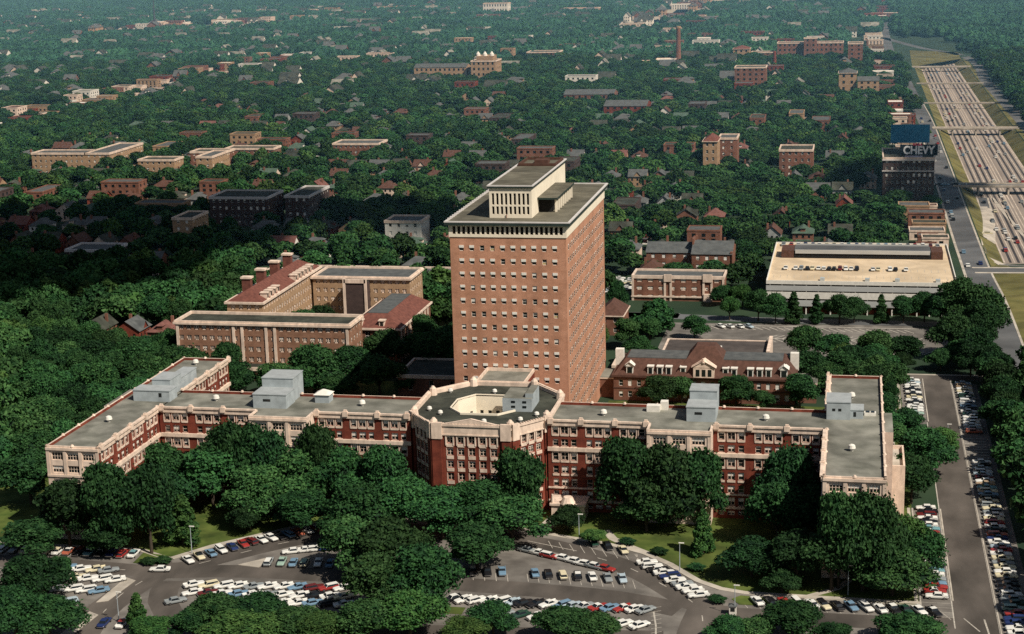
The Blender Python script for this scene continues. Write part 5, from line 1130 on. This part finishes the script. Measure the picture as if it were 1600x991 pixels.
# crown centre in the photograph, crown width and height in metres, kind, description
NEAR = [
 (45, 745, 17, 15, 'dark', 'broad dark tree left of the nearest end of the left wing'), (105, 800, 16, 14, 'dark', 'dark spreading tree below the near corner of the left wing'),
 (165, 752, 16, 15, 'dark', 'dark tree just under the cream end of the left wing'), (225, 712, 15, 17, 'dark', 'tall dark tree hiding the red windows of the left wing'),
 (240, 770, 17, 16, 'dark', 'dark tree in the middle of the left lawn grove'), (300, 680, 14, 19, 'dark', 'tall tree reaching the cornice in the left inner corner'), (330, 742, 18, 18, 'broad', 'wide tree in the left courtyard grove'),
 (395, 700, 13, 18, 'dark', 'tree hiding the left projecting bay'), (268, 692, 13, 20, 'dark', 'tall dark tree close against the left inner corner'), (352, 690, 14, 20, 'broad', 'tall tree close against the wall left of the projecting bay'), (498, 706, 13, 18, 'broad', 'tall tree against the facade halfway to the octagon'), (425, 715, 14, 20, 'dark', 'tall dark tree before the second left bay'), (250, 735, 15, 18, 'dark', 'dark tree at the heart of the left grove'), (400, 770, 18, 15, 'broad', 'rounded tree on the edge of the left lawn'), (440, 690, 15, 20, 'broad', 'tall tree topping the second left bay'),
 (470, 745, 19, 18, 'broad', 'large full tree left of the octagon front'), (530, 745, 16, 16, 'broad', 'tree between the octagon and the left grove'), (600, 738, 16, 14, 'broad', 'light-topped tree against the dark left octagon face'),
 (165, 838, 14, 9, 'dark', 'low dark tree behind the straight row of cars'), (60, 838, 16, 10, 'dark', 'low tree behind the far left end of the car row'), (284, 808, 8.5, 14, 'cone', 'light green pointed tree alone on the left lawn'),
 (232, 812, 8, 8, 'light', 'small light green tree at the left lawn edge'), (168, 850, 5, 4, 'light', 'tiny light shrub-like tree behind the parked cars'), (470, 800, 15, 12, 'broad', 'tree shading the slanted car row'), (390, 806, 9, 8, 'dark', 'small dark tree above the left lawn'),
 (560, 800, 18, 15, 'broad', 'broad tree over the drive before the octagon'), (625, 790, 18, 15, 'broad', 'dense tree left of centre below the octagon'), (690, 800, 17, 14, 'broad', 'dense tree straight below the octagon front'), (750, 792, 17, 14, 'broad', 'dense tree below the right edge of the octagon front'),
 (812, 750, 14, 17, 'broad', 'tree rising against the right chamfer of the octagon'), (800, 812, 17, 13, 'broad', 'spreading tree at the centre right drive bend'), (545, 850, 17, 14, 'broad', 'tree above the triangular island'), (610, 858, 18, 15, 'broad', 'tree over the middle of the left drive'),
 (745, 852, 16, 12, 'dark', 'shaded tree behind the four parked cars'), (590, 915, 16, 15, 'broad', 'tall leaning tree at bottom centre left'), (660, 908, 17, 17, 'broad', 'big rounded tree at bottom centre'), (640, 960, 15, 12, 'light', 'lower light green tree at the bottom centre'), (575, 970, 13, 10, 'broad', 'low tree at bottom centre left'),
 (888, 808, 9, 7, 'dark', 'small dark round tree by the entrance porch'), (975, 735, 16, 19, 'broad', 'left third of the great tree cluster before the right wing'), (1040, 745, 18, 20, 'broad', 'largest tree in front of the right wing'), (1090, 748, 14, 18, 'broad', 'right part of the great tree cluster before the right wing'),
 (1010, 800, 15, 10, 'dark', 'low shaded tree under the great cluster'), (1098, 828, 6, 12, 'cone', 'slender feathery pale tree beside the right lawn'), (925, 838, 6, 4, 'light', 'little light bush at the walk'),
 (1236, 745, 15, 20, 'dark', 'tall dark tree in the right inner corner'), (1215, 800, 15, 17, 'dark', 'dark tree beside the right lawn'), (1175, 868, 13, 10, 'dark', 'low round dark tree on the right lawn'), (1280, 800, 15, 17, 'dark', 'dark tree under the near corner of the right wing'),
 (1350, 802, 15, 16, 'dark', 'dark tree before the cream end of the right wing'), (1312, 806, 13, 16, 'dark', 'dark tree hiding the left part of the right wing end'), (1378, 818, 12, 14, 'dark', 'dark tree at the outer corner of the right wing end'), (1245, 868, 16, 13, 'dark', 'dark tree at the foot of the right grove'), (1300, 872, 16, 13, 'dark', 'dark tree near the right grove path'), (1222, 905, 8, 6, 'dark', 'small dark tree above the right slanted car row'),
 (1412, 845, 11, 15, 'light', 'tall light green tree left of the right-hand drive'), (1395, 890, 16, 12, 'broad', 'broad tree by the corner of the right-hand drive'), (1440, 862, 11, 12, 'broad', 'tree over the parked cars of the right-hand drive'), (1355, 900, 8, 6, 'broad', 'small tree by the right grove path'),
 (1445, 705, 15, 14, 'broad', 'wide tree overhanging the right-hand drive'), (1425, 745, 14, 14, 'dark', 'tree beside the right wing annex'), (1418, 660, 9, 10, 'broad', 'small tree beside the upper car park'), (1392, 615, 5, 9, 'broad', 'narrow tree squeezed behind the right wing'), (1470, 690, 9, 9, 'light', 'open airy tree on the drive side'),
 (45, 905, 15, 13, 'dark', 'tree among the cars at the left edge'), (22, 960, 15, 13, 'dark', 'dark tree in the bottom left corner'), (88, 892, 8, 8, 'broad', 'small tree by the straight car row'), (75, 962, 14, 10, 'dark', 'dark tree right of the bottom left corner'),
 (214, 952, 5, 9, 'cone', 'small pointed tree at the bottom left drive'), (338, 955, 13, 9, 'broad', 'round tree amid the lower left-centre cars'), (402, 960, 14, 9, 'broad', 'wide round tree amid the lower left-centre cars'), (300, 975, 10, 7, 'broad', 'low tree at the bottom left centre'), (370, 985, 16, 9, 'light', 'light canopy at the bottom edge left of centre'), (455, 975, 13, 8, 'broad', 'low canopy at the bottom edge'), (500, 985, 12, 8, 'light', 'light low canopy at the bottom edge'),
 (235, 985, 10, 6, 'light', 'small light tree at the bottom edge'), (770, 965, 10, 8, 'broad', 'low round tree among bottom centre cars'), (735, 985, 10, 6, 'light', 'light low tree at the bottom edge of the centre'), (880, 975, 13, 8, 'broad', 'low spreading tree below the long slanted row'), (930, 982, 11, 7, 'broad', 'low tree right of the spreading one at the bottom edge'), (1140, 985, 9, 6, 'broad', 'low tree at the bottom right of centre'),
 (1235, 968, 14, 8, 'broad', 'low spreading tree below the lower right car row'), (1180, 985, 8, 6, 'broad', 'small low tree at the bottom edge, right half'), (1420, 985, 13, 8, 'broad', 'tree at the bottom edge beside the road corner'), (1300, 990, 8, 5, 'dark', 'small dark tree at the bottom edge, far right half'),
 (430, 592, 15, 12, 'broad', 'tree in the courtyard behind the left bar'), (490, 575, 17, 17, 'broad', 'tall courtyard tree right of the brown block centre'), (545, 572, 15, 15, 'broad', 'courtyard tree below the hall'), (592, 585, 16, 14, 'broad', 'courtyard tree left of the low annex'), (600, 530, 13, 14, 'dark', 'dark tree against the hall corner'), (470, 600, 12, 9, 'broad', 'lower tree behind the left bar'), (530, 605, 13, 9, 'broad', 'lower tree behind the rooftop box'), (660, 535, 7, 7, 'light', 'small tree between the hall and tower'), (690, 525, 6, 8, 'dark', 'slim dark tree by the left foot of the tower'), (640, 600, 10, 7, 'broad', 'small tree before the low annex'),
 (1030, 610, 12, 10, 'broad', 'tree hiding the left half of the mansard front'), (1065, 608, 10, 9, 'broad', 'second tree before the mansard front'), (1150, 610, 12, 10, 'broad', 'tree hiding the right half of the mansard front'), (1190, 625, 8, 7, 'dark', 'low tree before the mansard right end'),
 (1258, 535, 13, 13, 'broad', 'left tree of the rear car park'), (1305, 545, 13, 12, 'broad', 'middle tree of the rear car park'), (1368, 545, 14, 14, 'broad', 'large right tree of the rear car park'), (1260, 575, 15, 13, 'dark', 'dark tree right of the mansard end'), (1315, 572, 14, 12, 'dark', 'dark tree behind the right wing'), (1365, 572, 12, 11, 'dark', 'dark tree behind the right wing corner'), (1250, 610, 12, 12, 'dark', 'dark tree between mansard and right wing'), (1410, 565, 8, 7, 'dark', 'small dark tree at the car park edge'), (1290, 590, 12, 11, 'broad', 'tree touching the back of the right wing'),
 (1185, 475, 10, 13, 'dark', 'dark tree at the left front of the garage'), (1212, 480, 9, 12, 'broad', 'second tree along the garage front'), (1240, 478, 7, 13, 'darkcone', 'pointed tree along the garage front'), (1276, 480, 6, 12, 'darkcone', 'slim pointed tree in the garage front gap'), (1312, 480, 11, 12, 'dark', 'round dark tree at the middle garage front'), (1335, 482, 10, 11, 'dark', 'tree just right of the middle garage front'), (1377, 480, 6, 12, 'darkcone', 'slim pointed tree right of the garage middle'), (1412, 482, 10, 11, 'dark', 'tree near the right garage front'), (1445, 478, 12, 12, 'dark', 'tree at the right garage front'), (1470, 482, 12, 14, 'dark', 'tree at the far right garage front'),
 (1500, 470, 15, 20, 'dark', 'big dark tree towering beside the service road'), (1530, 480, 17, 20, 'dark', 'widest dark tree beside the service road'), (1535, 500, 16, 18, 'dark', 'dark tree below the towering pair'), (1490, 520, 15, 17, 'dark', 'dark tree at the right end of the rear car park'), (1470, 560, 9, 8, 'dark', 'small dark tree above the drive end'),
 (1015, 515, 10, 9, 'broad', 'tree on the small green right of the tower'), (1000, 545, 11, 10, 'broad', 'denser tree on the small green right of the tower'), (1085, 510, 10, 9, 'broad', 'tree between dormitory and storage roof'), (1130, 460, 9, 9, 'dark', 'dark tree at the dormitory right end'), (1060, 425, 15, 9, 'broad', 'tree between the two rows of dormitories'), (1020, 420, 10, 8, 'broad', 'smaller tree between the two rows of dormitories'), (965, 460, 7, 14, 'dark', 'dark tree beside the tower near the parked columns'), (1160, 395, 14, 14, 'dark', 'dark dense tree right of the rear dormitory'), (1180, 375, 15, 14, 'broad', 'tree left behind the garage'), (1140, 480, 8, 10, 'light', 'airy tree left of the garage'), (1160, 460, 8, 10, 'light', 'second airy tree left of the garage'),
]
def ray_y(px, py, y):
    d = rt*(px-800) - up*(py-495.5) + fw*F; t = y/d.y; return d.x*t, H+d.z*t
def limit(x, y, w_):
    if y > 500: return None
    if abs(x-CX) < 22: return 416-w_*.42 if y > 416-w_*.42 and y < 440 else None
    if abs(x-CX) < 93: return 424.5-w_*.42 if 424.5-w_*.42 < y < 443 else None
    if abs(x-CX) < 110: return 385.5-w_*.42 if y > 385.5-w_*.42 and y < 460 else None
    return None
for (px, py, w_, h, kd, lb) in NEAR:
    x, y = at(px, py, h*.55); lm = None
    if 93 < abs(x-CX) < 112 and 394 < y < 500 and x > -212 and (px > 235 if x < CX else px < 1289): h *= 1.25; x = (-193+w_*.45) if x < CX else (-6.6-w_*.45)
    else: lm = limit(x, y, w_)
    if lm:
        y = lm; x, zc = ray_y(px, py, y); h = min(27.5, max(h, zc/.55))
    w_ *= 1.12; tree(x, y, w_, h, kd, lb, name='pine_tree' if 'cone' in kd else 'tree')
for k, (px, py) in enumerate(((1120, 948), (1000, 872), (1018, 878))): pass
bsh = [((232, 876), 'low rusty shrub in the planted island at left'), ((255, 874), 'dark low shrub in the planted island at left'), ((980, 845), 'reddish shrub beside the walk to the right lawn'), ((1030, 860), 'rusty shrub at the top of the right lawn corner'), ((1120, 935), 'low dark shrub in the oval planted island'), ((1088, 885), 'dark round shrub on the right lawn')]
for (p, lb) in bsh:
    x, y = at(*p, 1); t = thing('shrub', lb, 'shrub', (x, y, 0)); o = bpy.data.objects.new('foliage', rt2.choice(MIDC['dark'])); COL.objects.link(o); o.parent = t; o.scale = (.35, .28, .13); o.location = (0, 0, -.35)
# dense belts: regions filled by jittered grid; the nearest ones are things, the rest one canopy
CARZ = [(-262, 17, 300, 381.5), (17, 34.5, 250, 585), (34.4, 42.2, 250, 572), (-96, 60, 655, 668), (51, 63, 580, 2500), (50, 300, 764, 792), (62, 119, 776, 2045), (-72, 36, 598, 652), (-100, -50, 668, 692), (-112, -93, 694, 742), (-193, -120, 445, 552), (-6, 9, 380, 481), (-262, 16, 380, 424), (-90, -6, 480, 598), (-750, -730, 1100, 2200)]
def blocked(x, y, r):
    if any(a-r*.4 < x < b+r*.4 and c-r*.4 < y < d+r*.4 for a, b, c, d in CARZ): return True
    for a, b, c, d in FOOT:
        if a-r*.62 < x < b+r*.62 and c-r*.75 < y < d+r*.55: return True
    return False
cand = []
def fill(x0, x1, y0, y1, sp, dens=1.0, hs=(12, 17)):
    y = y0
    while y < y1:
        x = x0+rt2.uniform(0, sp)
        while x < x1:
            xx, yy = x+rt2.uniform(-.38, .38)*sp, y+rt2.uniform(-.38, .38)*sp; x += sp
            if not inview(xx, yy, .035) or rt2.random() > dens: continue
            w_ = sp*rt2.uniform(1.0, 1.5); h = rt2.uniform(*hs)
            if blocked(xx, yy, w_/2) or any(abs(xx-tx) < (r+w_/2)*.5 and abs(yy-ty) < (r+w_/2)*.5 for tx, ty, r in TREES[:len(NEAR)]): continue
            if yy < 1600 and any(abs(xx-hx) < 7 and -3 < hy-yy < 23 for hx, hy in SHOW): continue
            cand.append((xx, yy, w_, h))
        y += sp
fill(-420, -209, 330, 560, 11.5); fill(-600, -100, 560, 760, 11.5, .93); fill(-100, 50, 470, 760, 10.5, .9, (9, 13))
fill(55, 120, 250, 585, 10, 1, (12, 17)); fill(43.5, 50, 585, 655, 9, 1, (12, 16))
fill(-1000, -90, 760, 1250, 11.5, .93, (9, 15)); fill(-90, 48, 760, 1250, 11.5, .9, (8, 13)); fill(-1400, 48, 1250, 2000, 12.5, .95, (9, 14)); fill(134, 700, 560, 2000, 12, .97, (11, 16))
for k in range(27):
    yy = 330+k*9.4+rt2.uniform(-2, 2); xx = 48+rt2.uniform(-1.2, 1.6); cand.append((xx, yy, rt2.uniform(11, 14), rt2.uniform(11, 15)))
cand.sort(key=lambda q: q[0]**2+q[1]**2)
inv = [c for c in cand if inview(c[0], c[1], -.004) and (c[1] > 352)]
NK = 300-NT[0]
solo = set()
GR = 'trees in the dense belt around the hospital'
cnts = {}
for c in inv[:max(0, NK)]:
    solo.add(c); x, y, w_, h = c
    rg = 'in the leafy belt left of the hospital wing' if x < -200 and y < 640 else ('in the dark belt right of the drive' if x > 40 else ('around the rear buildings right of the tower' if x > -100 else 'behind the quadrangle left of the tower'))
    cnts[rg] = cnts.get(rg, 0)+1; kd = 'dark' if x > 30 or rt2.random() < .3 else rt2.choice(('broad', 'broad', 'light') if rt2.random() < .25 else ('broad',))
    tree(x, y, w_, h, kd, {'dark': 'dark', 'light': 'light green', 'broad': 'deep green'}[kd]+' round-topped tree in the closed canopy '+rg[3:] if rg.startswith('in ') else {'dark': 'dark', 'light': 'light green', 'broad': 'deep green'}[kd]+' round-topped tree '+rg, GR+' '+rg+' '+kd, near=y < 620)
print('TREES', NT[0], 'cand', len(cand), cnts)
rest = [c for c in cand if c not in solo]
# distant canopy patches
def patch_mesh(seed, S=46, n=22, M=M_far):
    r = random.Random(seed); b = MB()
    for i in range(n):
        cx, cy = r.uniform(-S/2, S/2), r.uniform(-S/2, S/2); rr = r.uniform(4.5, 7.5); h = r.uniform(9, 14.5)
        k = len(b.v); nn = 7
        for z, q in ((h*.15, .75), (h*.5, 1.02), (h*.82, .7), (h, .22)):
            for j in range(nn): e = r.uniform(.78, 1.2); b.v.append((cx+rr*q*e*math.cos(6.283*j/nn), cy+rr*q*e*math.sin(6.283*j/nn), z*r.uniform(.9, 1.1)))
        for l in range(3):
            for j in range(nn): b.f.append((k+l*nn+j, k+l*nn+(j+1) % nn, k+(l+1)*nn+(j+1) % nn, k+(l+1)*nn+j)); b.mi.append(0)
        b.f.append(tuple(range(k+3*nn, k+4*nn))); b.mi.append(0)
        for _ in range(34):
            d = rnd_dir(r); d.z = abs(d.z); p = Vector((cx+d.x*rr*1.02, cy+d.y*rr*1.02, h*(.5+.52*d.z))); nrm = (d+rnd_dir(r)*.8).normalized(); u = nrm.orthogonal().normalized()*r.uniform(.8, 1.6); v = nrm.cross(u)
            b.quad(p-u, p-v, p+u, p+v)
    return b.mesh('canopy_patch', [M])
def protos(name, meshes):
    c = bpy.data.collections.new(name)
    for i, m_ in enumerate(meshes): c.objects.link(bpy.data.objects.new(f'{name}_{i}', m_))
    return c
def scatter(name, pts, coll, label, cat):
    """pts: x, y, z, sx, sz -> one object whose points carry instances"""
    me = bpy.data.meshes.new(name); me.from_pydata([(p[0], p[1], p[2]) for p in pts], [], [])
    a = me.attributes.new('sc', 'FLOAT_VECTOR', 'POINT'); a.data.foreach_set('vector', [q for p in pts for q in (p[3], p[3], p[4])])
    a = me.attributes.new('rz', 'FLOAT_VECTOR', 'POINT'); a.data.foreach_set('vector', [q for p in pts for q in (0, 0, p[5])])
    o = bpy.data.objects.new(name, me); COL.objects.link(o)
    ng = bpy.data.node_groups.new(name, 'GeometryNodeTree'); ng.interface.new_socket('Geometry', in_out='INPUT', socket_type='NodeSocketGeometry'); ng.interface.new_socket('Geometry', in_out='OUTPUT', socket_type='NodeSocketGeometry')
    N = ng.nodes; L = ng.links; i_ = N.new('NodeGroupInput'); o_ = N.new('NodeGroupOutput'); mp = N.new('GeometryNodeMeshToPoints'); ip = N.new('GeometryNodeInstanceOnPoints'); ci = N.new('GeometryNodeCollectionInfo')
    ci.inputs['Collection'].default_value = coll; ci.inputs['Separate Children'].default_value = True; ci.inputs['Reset Children'].default_value = True
    s1 = N.new('GeometryNodeInputNamedAttribute'); s1.data_type = 'FLOAT_VECTOR'; s1.inputs[0].default_value = 'sc'; s2 = N.new('GeometryNodeInputNamedAttribute'); s2.data_type = 'FLOAT_VECTOR'; s2.inputs[0].default_value = 'rz'
    rv = N.new('FunctionNodeRandomValue'); rv.data_type = 'INT'; rv.inputs[4].default_value = 0; rv.inputs[5].default_value = len(coll.objects)-1
    L.new(i_.outputs[0], mp.inputs[0]); L.new(mp.outputs[0], ip.inputs['Points']); L.new(ci.outputs[0], ip.inputs['Instance']); ip.inputs['Pick Instance'].default_value = True
    L.new(rv.outputs[2], ip.inputs['Instance Index']); L.new(s1.outputs[0], ip.inputs['Scale']); L.new(s2.outputs[0], ip.inputs['Rotation']); L.new(ip.outputs[0], o_.inputs[0])
    md_ = o.modifiers.new('scatter', 'NODES'); md_.node_group = ng
    return tag(o, label, cat, kind='stuff')
scatter('tree_canopy', [(x, y, 0, w_/15, h/15.5, rt2.uniform(0, 6.28)) for x, y, w_, h in rest], protos('mid_tree', MIDC['broad']+MIDC['broad'][:2]+MIDC['dark']+MIDC['light']), 'closed green tree canopy covering the streets beyond the hospital', 'trees')
pp_ = []; y = 2000
CLR = [(min(a for a, _ in q), max(a for a, _ in q), min(b for _, b in q), max(b for _, b in q)) for q in cl]
while y < 5600:
    x = -3600
    while x < 1500:
        xx, yy = x+rt2.uniform(-12, 12), y+rt2.uniform(-12, 12); x += 40
        if not inview(xx, yy, .04): continue
        if abs(xx-40) < 28 and yy > 2380: continue
        if any(a-18 < xx < b+18 and c-20 < yy < d+12 for a, b, c, d in FOOT if c > 1950): continue
        if yy < 2400 and 28 < xx < 150: continue
        if (-375 < xx < -272 and 2900 < yy < 3950) or (-412 < xx < -305 and 2660 < yy < 2960): continue
        if -1360 < xx < -1015 and -235 < yy-(2880+(xx+1310)*.8) < 50: continue
        pp_.append((xx, yy, 0, rt2.uniform(.95, 1.2), rt2.uniform(.85, 1.15), rt2.uniform(0, 6.28)))
    y += 40
print('PATCH', len(pp_))
scatter('far_woods', pp_, protos('patch', [patch_mesh(i) for i in range(6)]), 'hazy far-off woods and tree-covered suburbs reaching to the top of the view', 'woods')
# ---- distant houses, one object
def whole_house(kd, wm, rm):
    b = MB(); 
    for me_ in house_meshes(kd, wm, rm)[:2]:
        k = len(b.v); b.v += [tuple(v.co*1.0) for v in me_.vertices]
        for p in me_.polygons: b.f.append(tuple(k+i for i in p.vertices)); b.mi.append([wm, M_glass, rm].index(me_.materials[p.material_index]))
    return b.mesh('house', [wm, M_glass, rm])
hp = []
while len(hp) < 520:
    yy = rt2.uniform(1540, 3600); xx = rt2.uniform(-.6*yy, 30)
    if inview(xx, yy, .02) and free(xx, yy, 9): hp.append((xx, yy, 0, rt2.uniform(1.2, 1.9), rt2.uniform(1.3, 1.75), rt2.choice((0, 1.57, 3.14))))
scatter('distant_houses', hp, protos('far_house', [whole_house(*q) for q in (('hip', M_white, M_slate), ('gable', M_cream, M_dgrey), ('cross', M_white, M_dgrey), ('hip', M_buff, M_slate), ('gable', M_white, M_pgrey), ('cross', M_brown, M_slate))]), 'countless small houses showing between distant tree crowns', 'houses')
# ---- lamp posts round the forecourt
for i, (p, lb) in enumerate((((186, 972), 'thin street lamp at the bottom-left drive'), ((630, 800), 'thin street lamp at the left kerb before the octagon'), ((905, 846), 'thin street lamp by the walk below the right wing'), ((1062, 893), 'thin street lamp on the kerb of the right lawn'), ((1325, 930), 'thin street lamp behind the lower right car row'), ((1148, 962), 'thin street lamp at the lower right drive bend'), ((1480, 700), 'thin street lamp on the left of the right-hand drive'), ((300, 865), 'thin street lamp at the edge of the left lawn'))):
    x, y = at(*p); t = thing('street_lamp', lb, 'street lamp', (x, y, 0)); b = MB(); b.cyl(x, y, 0, 7.5, .12, .07, 8); b.build('pole', M_box, t); b = MB(); b.box(x-.25, x+1.1, y-.14, y+.14, 7.4, 7.6); b.build('lamp_head', M_white, t)
x, y = at(1145, 960); t = thing('gate_booth', 'small white booth on the lower right drive', 'booth', (x, y, 0)); b = MB(); b.box(x-.8, x+.8, y-.8, y+.8, 0, 2.3); b.build('wall', M_white, t); b = MB(); b.hip(x-.8, x+.8, y-.8, y+.8, 2.3, .5, over=.25); b.build('roof', M_slate, t); b = MB(); b.box(x-.5, x+.5, y-.84, y-.8, 1, 1.9); b.build('window', M_glass, t)
# ============================================================ weather
M_cloud = mat('cloud_white', (.8, .8, .8), var=.05, scale=.01)
def cloud(gx, gy, rx, ry, label, alt=700, seed=1):
    r = random.Random(seed); k = alt/SUN.z; cx, cy_ = gx+SUN.x*k, gy+SUN.y*k
    t = thing('cloud', label, 'cloud', (cx, cy_, alt))
    b = MB()
    for i in range(26):
        a = r.uniform(0, 6.28); q = math.sqrt(r.random())*.8; s = r.uniform(.25, .42)
        X, Y_, Z = rx*q*math.cos(a), ry*q*math.sin(a), r.uniform(0, 18); k0 = len(b.v); n, mm = 12, 6
        for j in range(mm+1):
            for i2 in range(n): e = r.uniform(.88, 1.1); ph = math.pi*j/mm; b.v.append((X+rx*s*e*math.sin(ph)*math.cos(6.283*i2/n), Y_+ry*s*e*math.sin(ph)*math.sin(6.283*i2/n), Z+28*math.cos(ph)))
        for j in range(mm):
            for i2 in range(n): b.f.append((k0+j*n+i2, k0+(j+1)*n+i2, k0+(j+1)*n+(i2+1) % n, k0+j*n+(i2+1) % n)); b.mi.append(0)
    b.build('vapour', M_cloud, t, local=True)
for k, (p, rx, ry, lb) in enumerate((((115, 385), 105, 150, 'white cloud whose shadow darkens the trees at far left'), ((400, 335), 62, 60, 'white cloud whose shadow darkens the apartments left of the tower'), ((600, 335), 55, 42, 'small white cloud whose shadow falls behind the tower'), ((1420, 275), 40, 75, 'white cloud whose shadow falls on the dark office block'), )):
    x, y = at(*p, 8); cloud(x, y, rx, ry, lb, seed=k+3)
hz = MB(); hz.box(-6000, 3000, 690, 12000, -30, 420)
M_h = bpy.data.materials.new('summer_haze'); M_h.use_nodes = True; n = M_h.node_tree.nodes; n.remove(n['Principled BSDF'])
vs = n.new('ShaderNodeVolumeScatter'); vs.inputs['Color'].default_value = (.32, .68, 1, 1); vs.inputs['Density'].default_value = .00014; vs.inputs['Anisotropy'].default_value = 0
M_h.node_tree.links.new(vs.outputs[0], n['Material Output'].inputs['Volume'])
tag(hz.build('haze', M_h), kind='structure')
for o in COL.objects:
    l = o.get('label')
    if l and not 4 <= len(l.split()) <= 16: print('LABEL', len(l.split()), l)
